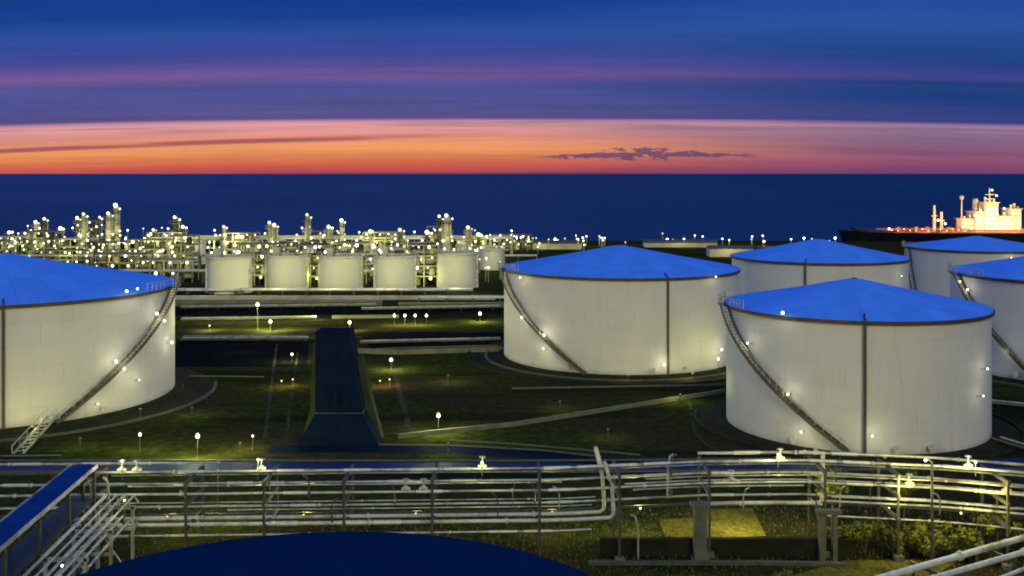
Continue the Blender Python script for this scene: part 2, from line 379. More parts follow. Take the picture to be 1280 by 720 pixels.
# front service road, link road and road running away
roadF = [(-160, 112.5), (-60, 112.8), (-20, 112.8), (0, 112.8), (8, 112.9), (30, 113.6), (60, 114)]
mF, LF, RF = strip(roadF, 4.4, .004); structure(mF.build('road', tarf, smooth=False))
roadB = [(-27, 120.0), (-19, 120.3), (-6, 119.6), (3, 117.6), (9, 115), (13, 113.4)]
mB, LB, RB = strip(roadB, 3.4, .012); structure(mB.build('road', tarm, smooth=False))
roadK = [(-140, 207), (-60, 207), (-20, 206), (20, 203)]
mK, LK, RK = strip(roadK, 6, .004); structure(mK.build('road', asph, smooth=False))
# dark paved basins
def pad(pts, name='paving', mt=None, z0=.003): return structure(MB().sheet(pts, z0).build(name, mt or asph, smooth=False))
pad([(-56, 171), (-32.5, 171), (-37.0, 197), (-60, 197)])
pad([(-24, 186), (6, 188), (6, 203), (-28, 203)])
pad([(-92, 232), (0, 236), (0, 246), (-92, 246)])
pad([(-70, 262), (60, 262), (60, 268), (-70, 268)])

def wall(label, pts, w, h, mt, name='containment_wall', cat='low wall', group=None):
    o = wall_along(pts, w, h).build(name, mt, smooth=False); return tag(o, label, cat, group)
def kerb(label, pts, w=.28, h=.13, mt=None): return wall(label, pts, w, h, mt or kerbm, 'kerb', 'kerb')
kerb('pale kerb along the far side of the front service road behind the pipe rack', [(p[0], p[1]) for p in LF][:6], .35)
kerb('pale kerb on the pipe rack side of the front service road', [(p[0], p[1]) for p in RF], .35)
kerb('grey kerb on the tank side of the curved link road', [(p[0], p[1]) for p in LB[1:5]], .3)
#W1 wall(' the big tank with the white railing ladder', [(p[0] - .9, p[1]) for p in LN[2:]], 1.0, .55, conc, group=None)
#W2 wall(' of the lamp and thin footpath', [(p[0] + .9, p[1]) for p in RN[2:]], 1.0, .55, conc)
#K1 (' the grass with the bright lamp', [(-28.4, 121.4), (-25.1, 124.4), (-24.2, 128)], .3)
#K2 (' the link road', [(-10.2, 121.6), (-13.6, 124.4), (-15.6, 128)], .3)
a, b_, c_, d_ = G(498, 548), G(560, 541), G(640, 533), G(905, 491)
wall('long pale wall slanting across the dark grass up to the tank with the dark centre pipe', [p[:2] for p in (a, b_, c_, d_)], .4, .5, conc)
wall('straight pale wall running right from the dark tower to a round lamp', [G(440, 441)[:2], G(498, 443)[:2], G(628, 439)[:2]], .6, .8, conc)
kerb('thin grey kerb low on the dark grass below the slanting wall', [G(560, 551)[:2], G(640, 555)[:2], G(720, 562)[:2], G(800, 569)[:2]], .35)
wall('dark basin wall beyond the black paving beside the largest tank', [(-60, 197.6), (-37.6, 197.6)], .5, 1.0, conc)
wall('long concrete wall in front of the row of small open tanks', [(-98, 249), (-30, 250)], .6, 1.3, conc)
wall('concrete wall continuing behind the middle tank towards the small tanks', [(-26, 247), (8, 248)], .6, 1.2, conc)
wall('thin pale wall just below the small open tanks', [(-98, 262), (-4, 262)], .5, 1.0, creamm)
wall('pale wall stub between the dark tower and the refinery', [(-38, 228), (-24, 229)], .5, .7, conc)
wall('dark low wall crossing behind the black paving', [(-92, 218), (-34, 219)], .5, .9, dconc)
wall('dark bund wall under the pipe rack between its two concrete piers', [(7, 86.6), (27.5, 86.6)], .5, 1.4, dconc)  # dark concrete paints in the shade on this unlit face
wall('pale ledge at the foot of the pipe rack beside the navy tank roof', [(6, 84.6), (19, 84.6), (26, 84.2)], .5, .25, kerbm)
for lab, p1, p2, w_ in (('thin pale footpath from the round lamp down the dark grass', G(490, 452), G(512, 538), .7),
                    ('narrow pale path beside the black paving, towards the dark tower', G(346, 430), G(331, 548), .45),
                    ('short pale path strip between black paving and the dark tower', G(372, 440), G(357, 552), .4),
                    ('thin pale path going down from the slanting wall', G(862, 501), G(868, 540), .4)):
    q, _, _ = strip([p1, tuple((Vector(p1) + Vector(p2)) / 2), p2], w_, .016); structure(q.build('path', pathm, smooth=False))
q, _, _ = strip([G(868, 540), G(883, 556), G(900, 563)], .4, .02); structure(q.build('path', pathm, smooth=False))
# grass patches under the rack with lamplight painted into the colour
pad([G(882, 637)[:2], G(940, 635)[:2], G(958, 670)[:2], G(882, 672)[:2]], 'lightpool', litgrassm)
pad([G(823, 648)[:2], G(866, 648)[:2], G(866, 672)[:2], G(832, 672)[:2]], 'lightpool', litgrassm)
pad([G(1060, 700)[:2], G(1200, 700)[:2], G(1150, 730)[:2], G(950, 730)[:2]], 'lightpool', litgrassm)

# ================================================================== TANKS
def theta_at(cx, cy, R, px, z=7):
    best = None
    vx, vy = -cx, -cy; base = math.atan2(vx, -vy)         # direction to the camera in theta terms
    for i in range(-880, 881):
        th = base + i / 1000 * pi / 2 * 1.02
        X_, Y_ = cx + R * sin(th), cy - R * cos(th); p = 640 + F * X_ / Y_
        if best is None or abs(p - px) < best[0]: best = (abs(p - px), th)
    return best[1]
def point_on(cx, cy, R, px, py, off=.9):
    th = theta_at(cx, cy, R, px); X_, Y_ = cx + (R + off) * sin(th), cy - (R + off) * cos(th)
    return (X_, Y_, ZY(py, Y_)), th

def tank(label, px, D, R, h=15.0, stair=None, pipe_px=None, lamps=(), roofm=None, name='storage_tank', slope=.20, lampr=.24, lp=60, fills=(), group='storage tanks with conical roofs', th_rail=None):
    cx, cy = QX(px, D), D; C0 = (cx, cy, 0)
    T = thing(name, label, 'storage tank', (cx, cy, 0), group)
    def P(mb_, nm, mt, smooth=True, par=None): return mb_.build(nm, mt, par or T, smooth=smooth)
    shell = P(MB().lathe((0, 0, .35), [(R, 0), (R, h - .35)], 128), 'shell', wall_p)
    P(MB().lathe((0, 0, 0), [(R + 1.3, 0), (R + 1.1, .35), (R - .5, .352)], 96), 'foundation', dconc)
    ap = h + R * slope
    rf = P(MB().lathe((0, 0, 0), [(R + .22, h - .02), (R + .2, h + .06), (R * .5, h + (ap - h) * .52), (.9, ap), (.02, ap + .05)], 128), 'roof', roofm or roof_b)
    P(MB().lathe((0, 0, 0), [(R + .002, h - .48), (R + .34, h - .40), (R + .36, h - .05), (R + .225, h - .045)], 128), 'top_rim', rimm)
    P(MB().lathe((0, 0, 0), [(.35, ap - .1), (.35, ap + .12), (.02, ap + .2)], 12), 'roof_vent', dsteel)
    # girder rail around the top near the stair
    base = theta_at(cx, cy, R, px)
    if stair:
        (pa, pya), (pb, pyb) = stair
        ta, tb = theta_at(cx, cy, R, pa, 14), theta_at(cx, cy, R, pb, 1)
        N = 44; ins, outs, zz = [], [], []
        for i in range(N + 1):
            f = i / N; th = ta + (tb - ta) * f; z_ = (h - .2) * (1 - f) + .4 * f
            ins.append((( R + .12) * sin(th), -(R + .12) * cos(th), z_)); outs.append(((R + 1.0) * sin(th), -(R + 1.0) * cos(th), z_)); zz.append(z_)
        st = MB()
        for q_ in (ins, outs):
            for i in range(N): st.bar(q_[i], q_[i + 1], .07, .42)
        for i in range(N):
            pi_, po = Vector(ins[i]), Vector(outs[i]); st.bar(pi_, po, .32, .05)
        stp = P(st, 'stairway', dsteel, False)
        rl = MB()
        rl.tube([(q_[0], q_[1], q_[2] + 1.05) for q_ in outs], .045, 5); rl.tube([(q_[0], q_[1], q_[2] + .6) for q_ in outs], .03, 4)
        for i in range(0, N + 1, 2): rl.bar(outs[i], (outs[i][0], outs[i][1], outs[i][2] + 1.05), .05)
        P(rl, 'handrail', steel, False, stp)
        # platform at the top with guard rails running along the rim
        pf = MB(); sg = 1 if tb > ta else -1
        pf.lathe((0, 0, 0), [(R + .05, h - .16), (R + 1.1, h - .16), (R + 1.1, h - .06), (R + .05, h - .06)], 8, ta - .10, ta + .06)
        P(pf, 'top_platform', dsteel, False)
        gr = MB(); g0, g1_ = ta - .35, ta + .35; K = 14; top, mid = [], []
        for i in range(K + 1):
            th = g0 + (g1_ - g0) * i / K; inplat = ta - .10 <= th <= ta + .06; r_ = R + (1.05 if inplat else .30)
            gx, gy = r_ * sin(th), -r_ * cos(th); top.append((gx, gy, h + 1.05)); mid.append((gx, gy, h + .55)); gr.bar((gx, gy, h - .05), (gx, gy, h + 1.05), .07)
        gr.tube(top, .05, 5); gr.tube(mid, .035, 4); P(gr, 'guard_rail', steel, False)
    if pipe_px:
        th = theta_at(cx, cy, R, pipe_px); pp = MB(); r_ = R + .38
        pp.tube([(r_ * sin(th), -r_ * cos(th), .35), (r_ * sin(th), -r_ * cos(th), h + .1), ((R - .8) * sin(th), -(R - .8) * cos(th), h + .55)], .17, 10)
        for zz_ in (2, 5, 8, 11, 14): pp.bar((R * sin(th), -R * cos(th), zz_), (r_ * sin(th), -r_ * cos(th), zz_), .2, .12)
        P(pp, 'downpipe', dsteel)
    # manway and inlet nozzles at the foot
    for k_, dth in enumerate((-.42, .27, .52)):
        th = base + dth; nz = MB(); s_, c0 = sin(th), -cos(th); zc = 1.1
        nz.tube([(R * s_, R * c0, zc), ((R + .55) * s_, (R + .55) * c0, zc)], .36 if k_ == 0 else .22, 12)
        nz.tube([((R + .5) * s_, (R + .5) * c0, zc), ((R + .6) * s_, (R + .6) * c0, zc)], .5 if k_ == 0 else .34, 12)
        P(nz, 'manway' if k_ == 0 else 'nozzle', psteel)
    for dth, pw_ in fills:  # low fill lights on made-up posts, added to yellow the lower wall
        th = base + dth; r_ = R + 5.0; o_ = MB().bar((r_ * sin(th), -r_ * cos(th), 0), (r_ * sin(th), -r_ * cos(th), 1.1), .07).build('fill_post', dsteel, T, smooth=False)
        MB().box((r_ * sin(th), -r_ * cos(th), 1.2), (.3, .25, .2)).build('fill_head', dsteel, o_, smooth=False)
        light((r_ * sin(th) * .985, -r_ * cos(th) * .985, 1.45), pw_, (1, .93, .30), .5, T)
    for (lx, ly, w_) in lamps:
        (X_, Y_, Z_), th = point_on(cx, cy, R, lx, ly, .75 if ly > 0 else .5)
        Z_ = max(Z_, .8); lo = (X_ - cx, Y_ - cy, Z_)
        lm = MB().ball(lo, lampr * w_ * .65, 8).build('lamp', lampw, T)
        MB().bar((R * sin(th), -R * cos(th), Z_ - .1), (lo[0], lo[1], Z_ - .05), .06).build('bracket', dsteel, lm, smooth=False)
        dv = Vector((sin(th), -cos(th), 0)) * .9
        light((lo[0] + dv.x, lo[1] + dv.y, Z_ + .1), lp * w_ * .6, (1, .98, .70), .25, T)
    return T, cx, cy

tank('white tank with a long dark vertical pipe near its middle and stairs across it', 1068, 131.6, 15.3, h=14.7, stair=((911, 380), (1062, 565)), pipe_px=1081,
     lamps=((983, 391, 1.3), (941, 429, .9), (989, 493, 1.1), (1005, 540, .9), (1089, 545, .9), (1226, 461, .8), (1221, 495, .7)), lampr=.2, fills=((-.25, 90), (.15, 70)))
tank('white tank alone in the centre of the yard, diagonal stairs on its flank', 775, 181.7, 19.5, h=14.9, slope=.185, stair=((632, 352), (733, 467)), pipe_px=834,
     lamps=((657, 397, 1.0), (684, 419, 1.3), (683, 436, .7), (828, 456, 1.1), (897, 437, 1.1), (655, 347, .7), (890, 346, .7)), lampr=.24, lp=90, fills=((.45, 230), (.85, 230), (.05, 80)))
tank('largest white tank, with lamps along its stairs and a railed ladder at its foot', 1, 148.8, 22.9, stair=((213, 362), (68, 520)), pipe_px=4,
     lamps=((190, 392, 1.2), (199, 401, 1.0), (140, 452, 1.1), (150, 461, 1.0), (208, 428, 1.2), (153, 364, 1.1), (166, 361, .9), (168, 475, .5), (118, 505, .5)), lampr=.24, lp=100, fills=((.12, 200), (-.15, 200), (.6, 60)))
tank('white tank behind the front tank, its blue roof below the tip of the ship hull', 1023, 204.0, 16.0, stair=None, pipe_px=1007, lamps=((1122, 345, .5),), lp=60)
tank('white tank farthest back below the brightly lit ship, dark stairs at its near corner', 1222, 231.0, 14.7, slope=.15, stair=((1137, 318), (1152, 380)), lamps=((1262, 322, .6),), lp=60)
tank('white tank cut by the frame edge behind the front tank, stairs to its flank', 1341, 170.0, 17.9, stair=((1200, 350), (1300, 470)), lamps=((1206, 352, .9), (1215, 362, .9), (1262, 440, .7)), lp=60)
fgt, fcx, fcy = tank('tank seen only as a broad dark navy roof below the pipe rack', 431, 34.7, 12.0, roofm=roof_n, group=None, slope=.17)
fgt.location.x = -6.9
# railed ladder from the foot of the largest tank
lt = thing('stair_ladder', 'small pale railed step ladder at the foot of the largest tank', 'steps', (0, 0, 0))
pA, pB = Vector(G(22, 568, .1)), Vector(G(66, 520, 1.5)); sd = Vector((.45, .35, 0))
s_ = MB()
for o_ in (-1, 1):
    s_.bar(pA + sd * o_, pB + sd * o_, .08, .3)
for i in range(12):
    q_ = pA.lerp(pB, i / 11); s_.bar(q_ - sd, q_ + sd, .3, .05)
s_.build('steps', steel, lt, smooth=False)
s_ = MB(); up = Vector((0, 0, 1.0))
for o_ in (-1, 1):
    s_.tube([pA + sd * o_ + up, pB + sd * o_ + up], .05, 5)
    for i in range(6):
        q_ = pA.lerp(pB, i / 5) + sd * o_; s_.bar(q_, q_ + up, .06)
s_.build('handrail', psteel, lt, smooth=False)

# containment rings (kerbs) round the tanks
def ring(label, px, D, r, a0=-1.9, a1=1.9, h=.25, w=.45, mt=None):
    cx, cy = QX(px, D), D
    m_ = MB().lathe((cx, cy, 0), [(r - w / 2, 0), (r - w / 2, h), (r + w / 2, h), (r + w / 2, 0)], 90, a0, a1)
    return tag(m_.build('ring_kerb', mt or kerbm, smooth=False), label, 'kerb')
ring('curved kerb sweeping round the foot of the largest tank', 1, 149, 28.6)
ring('inner curved kerb round the tank in the centre of the yard', 775, 181.7, 22.6, mt=kerbm)
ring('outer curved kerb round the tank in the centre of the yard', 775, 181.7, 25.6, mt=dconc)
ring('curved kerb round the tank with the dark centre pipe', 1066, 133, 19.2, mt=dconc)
ring('curved kerb round the tank cut by the frame edge', 1346, 170, 21.4)
for px_, D_, r_ in ((1, 149, 28.3), (775, 181.7, 25.4), (1066, 133, 19.0)):
    structure(MB().lathe((QX(px_, D_), D_, .006), [(.01, 0), (r_, 0)], 72).build('gravel_pad', gravel, smooth=False))

# ================================================================== PIPE RACK
back = [(-120, 585), (100, 583), (400, 580), (700, 577), (880, 569), (1000, 568), (1165, 575), (1290, 585), (1420, 596)]
ZT = 7.0
bp_ = [G(px_, py_, ZT)[:2] for px_, py_ in back]
def back_at(px_):
    for (p0, a0), (p1, a1) in zip(zip([b[0] for b in back], bp_), zip([b[0] for b in back][1:], bp_[1:])):
        if px_ <= p1 or p1 == 1420:
            f = (px_ - p0) / (p1 - p0); D_ = a0[1] + (a1[1] - a0[1]) * f; return (QX(px_, D_), D_)
def line_pts(px0, px1, dd, z_, step=40):
    out = []; n_ = max(2, int(abs(px1 - px0) / step))
    for i in range(n_ + 1):
        q_ = back_at(px0 + (px1 - px0) * i / n_); out.append((q_[0], q_[1] - dd, z_))
    return out
rack = thing('pipe_rack', 'long steel pipe rack crossing the yard in front of the tanks', 'pipe rack', (0, 0, 0))
bents = [-40, 130, 252, 345, 440, 545, 673, 768, 875, 1013, 1100, 1230, 1330]
tiers = [(7.0, (0, 2.8)), (5.35, (0, 2.8)), (3.55, (0, 1.5, 3.0))]
DEP = 4.6
for i, bx_ in enumerate(bents):
    q_ = back_at(bx_); big = bx_ in (875,)
    for dd in (-.35, DEP - .35):
        MB().box((q_[0], q_[1] - dd, 3.45), (.18, .18, 6.9)).build('column', dsteel, rack, smooth=False)
    for z_ in (6.72, 5.05, 3.25): MB().bar((q_[0], q_[1] + .5, z_), (q_[0], q_[1] - DEP + .1, z_), .22, .26).build('cross_beam', dsteel, rack, smooth=False)
    MB().box((q_[0], q_[1] - DEP + .35, .2), (.7, .7, .4)).build('footing', conc, rack, smooth=False)
for dd, z_ in ((-.35, 6.35), (-.35, 2.9)):
    pts = line_pts(-60, 1340, dd, z_); m_ = MB()
    for a, b_ in zip(pts[:-1], pts[1:]): m_.bar(a, b_, .12, .16)
    m_.build('long_beam', dsteel, rack, smooth=False)
for px_, py_ in ((875, 700), (1036, 697)):
    D_ = 85.4; X_ = QX(px_, D_)
    pr = (MB().box((X_, D_, 2.2), (1.0, .8, 4.4)).box((X_, D_, 4.46), (1.5, 1.1, .2)).box((X_, D_, .1), (1.4, 1.2, .2)) if px_ == 875 else MB().box((X_ - .55, D_, 1.9), (.45, .5, 3.8)).box((X_ + .45, D_, 1.9), (.35, .5, 3.8)).box((X_ - .05, D_, 3.9), (2.0, .7, .25)))
    tag(pr.build('concrete_pier', conc, smooth=False), 'square concrete pier under the rack beside the dark bund wall' if px_ == 875 else 'square concrete pier under the rack next to the shrubs, a slim double post', 'pier')

def pipe(label, pts, r, mt=None, flange=True, name='pipeline'):
    m_ = MB().tube(pts, r, 10); o = m_.build(name, mt or steel); tag(o, label, 'pipe', None)
    if flange:
        acc = 0
        for a, b_ in zip(pts[:-1], pts[1:]):
            a, b_ = Vector(a), Vector(b_); acc += (b_ - a).length
            if random.random() < .22 and (b_ - a).length > 1.5 and r > .08: MB().tube([a.lerp(b_, .1), a.lerp(b_, .9)], r * 1.3, 10).build('insulation_jacket', shipj, o)
            if acc > 9.5 + 3 * random.random():
                acc = 0; d = (b_ - a).normalized(); MB().tube([a - d * .09, a + d * .09], r * 1.5, 10).build('flange', psteel, o)
    return o
OL = [(7.22, 0, -120, 275, .15, 'farthest pipe on the top tier, ending near the blue walkway cover'),
      (7.25, .2, 872, 1400, .2, 'farthest pipe on the top tier, passing below the tank with the dark centre pipe'),
      (7.25, 2.8, 110, 1400, .17, 'nearest pipe on the top tier of the rack'),
      (5.55, .1, -120, 1400, .17, 'farthest pipe on the middle tier of the rack'),
      (5.55, 3.0, -120, 1400, .18, 'nearest pipe on the middle tier of the rack'),
      (3.75, .3, -120, 1400, .17, 'farthest pipe on the lowest tier of the rack'),
      (3.75, 1.9, 1020, 1400, .16, 'nearest pipe on the lowest tier, passing over the shrubs'),
      (6.35, 3.6, 180, 700, .09, 'slim pipe hung on the front of the rack above the navy roof'),
      (4.55, 3.9, 300, 735, .08, 'slimmer pipe low on the rack front above the navy roof'),
      (6.3, 3.7, 800, 1280, .10, 'slim pipe hung on the rack front near the right-angle pipe'),
      (2.75, 2.6, 1020, 1400, .13, 'pipe partly hidden by the tops of the shrubs'),
      (6.75, 1.9, 150, 860, .08, 'thin pipe just under the top tier of the rack'),
      (5.0, 3.4, 140, 740, .08, 'thin pipe just under the middle tier of the rack'),
      (3.1, 3.0, 120, 740, .08, 'thin pipe between the two long lowest rack pipes'),
      (5.1, .6, 780, 1400, .09, 'thin pipe behind the middle tier near the lawn patch'),
      (6.7, 1.7, 780, 1400, .09, 'thin pipe behind the top tier valves near the lawn patch'),
      (4.2, 2.2, 1030, 1400, .10, 'thin pipe just above the lowest tier over the shrubs'),
      (4.75, 1.2, 790, 1000, .12, 'thin pipe slung between tiers above the concrete pier'),
      (2.55, 3.7, 100, 735, .14, 'lowest dim pipe just above the navy tank roof')]
for z_, dd, p0, p1, r_, lab in OL: pipe(lab, line_pts(p0, p1, dd, z_), r_ * .58)
# two lower pipes that turn up as tall risers near the middle
for dd, endpx, lab, rr, top in ((2.0, 748, 'lowest tier pipe rising in a tall pale bend before the middle', .15, 8.4), (3.6, 757, 'front lowest pipe rising in a tall bend beside the navy tank roof', .15, 7.6)):
    pts = line_pts(100, endpx, dd, 3.35); e_ = Vector(pts[-1])
    pts += [tuple(e_ + Vector((.25, 0, .2))), tuple(e_ + Vector((.3, 0, .6))), tuple(e_ + Vector((.2, .1, 2.5))), tuple(e_ + Vector((.05, .3, (top - 3.35) * .7))), tuple(e_ + Vector((-.35, .8, top - 3.35)))]
    pipe(lab, pts, rr, psteel)
pts = line_pts(862, 1013, 2.6, 3.75); e_ = Vector(pts[-1]); pts += [tuple(e_ + Vector((.3, 0, .5))), tuple(e_ + Vector((.3, 0, 3.9))), tuple(e_ + Vector((-.2, .6, 4.2)))]
pipe('pale pipe turning straight up at a right angle left of the shrubs', pts, .17, psteel)
rnd = random.Random(77)
for i in range(24):
    px_ = rnd.uniform(112, 1275); q_ = back_at(px_); dd = rnd.choice((.1, 1.5, 3.2, 4.0)); z0, z1 = rnd.choice(((7.2, 5.4), (5.4, 3.6), (7.2, 3.6), (3.6, 0.0), (5.4, 3.6)))
    dx = rnd.choice((-.5, .5)); r_ = rnd.uniform(.05, .10)
    MB().tube([(q_[0], q_[1] - dd, z0), (q_[0] + dx * .6, q_[1] - dd - .25, z0 - .05), (q_[0] + dx, q_[1] - dd - .3, z0 + (z1 - z0) * .3), (q_[0] + dx, q_[1] - dd - .3, z1 + .25), (q_[0] + dx, q_[1] - dd * 1.0, z1)], r_, 7).build('drop_pipe', (steel, dsteel, dsteel)[i % 3], rack)
# valve clusters on the rack
def valve(X_, Y_, z_, label, s=1.0):
    o = thing('valve', label, 'valve', (X_, Y_, z_), 'valves on the pipe rack')
    MB().ball((0, 0, .1), .28 * s, 10).tube([(-.42 * s, 0, 0), (.42 * s, 0, 0)], .2 * s, 10).build('valve_body', psteel, o)
    MB().tube([(0, 0, .2), (0, 0, .95 * s)], .06, 6).build('valve_stem', steel, o)
    MB().lathe((0, 0, .95 * s), [(.24 * s, -.03), (.34 * s, -.03), (.34 * s, .03), (.24 * s, .03), (.24 * s, -.03)], 14).bar((-.3 * s, 0, .95 * s), (.3 * s, 0, .95 * s), .05).build('handwheel', steel, o)
    return o
vspots = [(168, 2.8, 7.42, 'handwheel valve on the top tier above the blue cover end'), (186, 2.8, 7.42, 'handwheel valve beside its twin near the blue cover end'), (337, 2.8, 7.42, 'handwheel valve on the top tier below the dark tower base'),
          (512, 3.0, 5.75, 'small valve on the middle tier above the navy roof'), (533, 3.0, 5.75, 'small valve paired on the middle tier above the navy roof'), (604, 2.8, 7.42, 'tall valve on the top tier below the slanting wall start'),
          (905, 3.0, 5.75, 'bright valve on the middle tier above the concrete pier'), (965, 2.8, 7.42, 'bright valve on the top tier before the right-angle pipe'),
          (1120, 3.0, 5.75, 'valve on the middle tier beside the thin white pole'), (1192, 2.8, 7.42, 'pale valve on the top tier just past the white pole'), (1237, 3.0, 5.75, 'pale valve on the middle tier near the frame edge')]
for px_, dd, z_, lab in vspots:
    q_ = back_at(px_); valve(q_[0], q_[1] - dd, z_, lab, .8)
# blue covered walkway running towards the camera on the left
cv = thing('covered_walkway', 'straight blue topped covered walkway running past the pipe rack end', 'covered walkway', (0, 0, 0))
A_, B_ = Vector((-33.1, 83.6, 8.0)), Vector((-30.0, 40.0, 8.0))
dv = (B_ - A_).normalized(); nv = Vector((-dv.y, dv.x, 0))
m_ = MB(); w2 = 1.15
w2 = .95
sec = [(-w2, -.25), (-w2, 0), (-w2 * .5, .12), (w2 * .5, .12), (w2, 0), (w2, -.25)]
for a, b_ in ((A_, B_),):
    vs = [a + nv * s1_ + Vector((0, 0, s2_)) for s1_, s2_ in sec] + [b_ + nv * s1_ + Vector((0, 0, s2_)) for s1_, s2_ in sec]
    m_.add(vs, [(i, i + 1, i + 7, i + 6) for i in range(5)] + [(0, 6, 11, 5)] + [tuple(range(6))[::-1], tuple(range(6, 12))])
m_.build('roof', covm, cv, smooth=False)
for sgn in (-1, 1):
    MB().bar(A_ + nv * sgn * (w2 + .04) + Vector((0, 0, -.02)), B_ + nv * sgn * (w2 + .04) + Vector((0, 0, -.02)), .08, .3).build('edge_trim', psteel, cv, smooth=False)
MB().bar(A_ + Vector((0, 0, -2.4)), B_ + Vector((0, 0, -2.4)), 2.1, .12).build('walkway_deck', dsteel, cv, smooth=False)
for i in range(8):
    q_ = A_.lerp(B_, (i + .15) / 7.6)
    for sgn in (-1, 1):
        p_ = q_ + nv * sgn * 1.0; MB().bar((p_.x, p_.y, 0), (p_.x, p_.y, 7.75), .2).build('post', dsteel, cv, smooth=False)
# bundle of pipes running beside the walkway
fr = thing('pipe_trestle', 'low steel trestle beside the blue covered walkway', 'pipe trestle', (0, 0, 0))
for i in range(8):
    q_ = A_.lerp(B_, (i + .5) / 8); q_ = Vector((q_.x + 3.2, q_.y, 0))
    m_ = MB()
    for o_ in (-1.3, 1.3): m_.bar((q_.x + o_, q_.y, 0), (q_.x + o_, q_.y, 5.7), .2)
    m_.bar((q_.x - 1.5, q_.y, 5.6), (q_.x + 1.5, q_.y, 5.6), .2, .25); m_.bar((q_.x - 1.5, q_.y, 4.0), (q_.x + 1.5, q_.y, 4.0), .16, .2); m_.bar((q_.x - 1.3, q_.y, 4.0), (q_.x + 1.3, q_.y, .2), .1)
    m_.build('frame', steel, fr, smooth=False)
for i, (o_, z_, r_, lab) in enumerate(((2.0, 5.95, .17, 'pipe next to the blue walkway on the upper trestle level'), (2.7, 5.9, .12, 'thin pipe second from the blue walkway on the upper trestle'), (3.4, 5.95, .17, 'pipe third from the blue walkway on the upper trestle'),
                                       (4.1, 5.9, .12, 'pipe farthest from the blue walkway on the upper trestle'), (2.4, 4.3, .18, 'pipe nearest the blue walkway on the lower trestle level'), (3.2, 4.3, .16, 'middle pipe on the lower trestle level'), (4.0, 4.3, .16, 'outer pipe on the lower trestle level'))):
    a, b_ = A_ + Vector((o_, -.6, 0)), B_ + Vector((o_, 0, 0)); pts = [tuple(a.lerp(b_, j / 6)) for j in range(7)]
    pts = [(p[0], p[1], z_) for p in pts]; pts = [(pts[0][0] + .2, pts[0][1] + .3, z_ - 1.6 + .3 * i % .9), (pts[0][0], pts[0][1] + .2, z_ - .3)] + pts
    pipe(lab, pts, r_ * .62, psteel if i % 2 else steel)

for i, f in enumerate((.12, .42, .72)):
    q_ = A_.lerp(B_, f); l_ = MB().ball((q_.x + 4.6, q_.y, 6.9), .08, 8).build('lamp', lampm, fr); MB().bar((q_.x + 4.6, q_.y, 5.6), (q_.x + 4.6, q_.y, 6.85), .05).build('bracket', dsteel, l_, smooth=False); light((q_.x + 5.2, q_.y - .5, 6.8), 90, (1, .93, .4), .2, fr)  # lamps added to warm the trestle pipes
# big pale pipes in the lower right corner
for (pa, pb, r_, z_, lab) in (((1110, 720), (1280, 672), .24, 2.6, 'thick pale pipe slanting across the bottom corner, nearest the shrubs'),
                         ((1176, 720), (1280, 690), .20, 2.6, 'second thick pale pipe slanting across the bottom corner'),
                         ((1252, 722), (1280, 711), .14, 2.2, 'thin yellowish pipe cutting the very bottom corner')):
    a, b_ = Vector(G(*pa, z_)), Vector(G(*pb, z_)); d = b_ - a
    pts = [tuple(a + d * f) for f in (-1.2, -.6, 0, .5, 1, 1.6, 2.4)]; pipe(lab, pts, r_, psteel)
sup = thing('pipe_support', 'low steel sleepers carrying the slanting corner pipes', 'pipe support', (0, 0, 0))
a, b_ = Vector(G(1140, 720, 2.3)), Vector(G(1285, 680, 2.3))
for f in (-.4, .15, .7, 1.25):
    q_ = a + (b_ - a) * f; m_ = MB(); m_.bar(q_ + Vector((-.8, 1.7, 0)), q_ + Vector((.8, -1.7, 0)), .2, .22)
    for s_ in (-1, 1): m_.bar((q_.x - .7 * s_, q_.y + 1.5 * s_, 0), (q_.x - .7 * s_, q_.y + 1.5 * s_, 2.2), .18)
    m_.build('trestle', dsteel, sup, smooth=False)

# ================================================================== DARK TAPERED TOWER
tw = thing('tapered_tower', 'dark navy tapered tower with flared base and pale side buttresses', 'tower', (QX(427, 124.2), 124.2, 0))
def frust(m_, w0, d0, z0, w1, d1, z1, xo0=0.0, xo1=0.0):
    vs = [(sx * w0 / 2 + xo0, sy * d0 / 2, z0) for sx, sy in ((-1, -1), (1, -1), (1, 1), (-1, 1))] + [(sx * w1 / 2 + xo1, sy * d1 / 2, z1) for sx, sy in ((-1, -1), (1, -1), (1, 1), (-1, 1))]
    return m_.add(vs, [(0, 3, 2, 1), (4, 5, 6, 7), (0, 1, 5, 4), (1, 2, 6, 5), (2, 3, 7, 6), (3, 0, 4, 7)])
frust(MB(), 9.2, 5.2, .02, 5.3, 4.4, 3.5).build('flared_base', towm, tw, smooth=False)
frust(MB(), 5.3, 4.4, 3.56, 3.85, 3.6, 12.5, 0, -.75).build('shaft', towm, tw, smooth=False)
frust(MB(), 5.45, 4.5, 3.5, 5.45, 4.5, 3.58).build('seam_ledge', dsteel, tw, smooth=False)
m_ = MB(); frust(m_, 4.0, 3.75, 12.5, 4.0, 3.75, 12.62, -.75, -.75)
for sx in (-1, 1):
    m_.bar((-.75 + sx * 1.7, -1.7, 12.6), (-.75 + sx * 1.7, -1.7, 13.3), .06); m_.bar((-.75 + sx * 1.7, 1.7, 12.6), (-.75 + sx * 1.7, 1.7, 13.3), .06)
m_.build('cap', towm, tw, smooth=False)
for k_ in range(3): MB().box((-1.1 + k_ * 1.1, -2.24 + .045 * 0, 1.9 + 3.4), (.05, .12, 3.0)).build('rib', towm, tw, smooth=False)
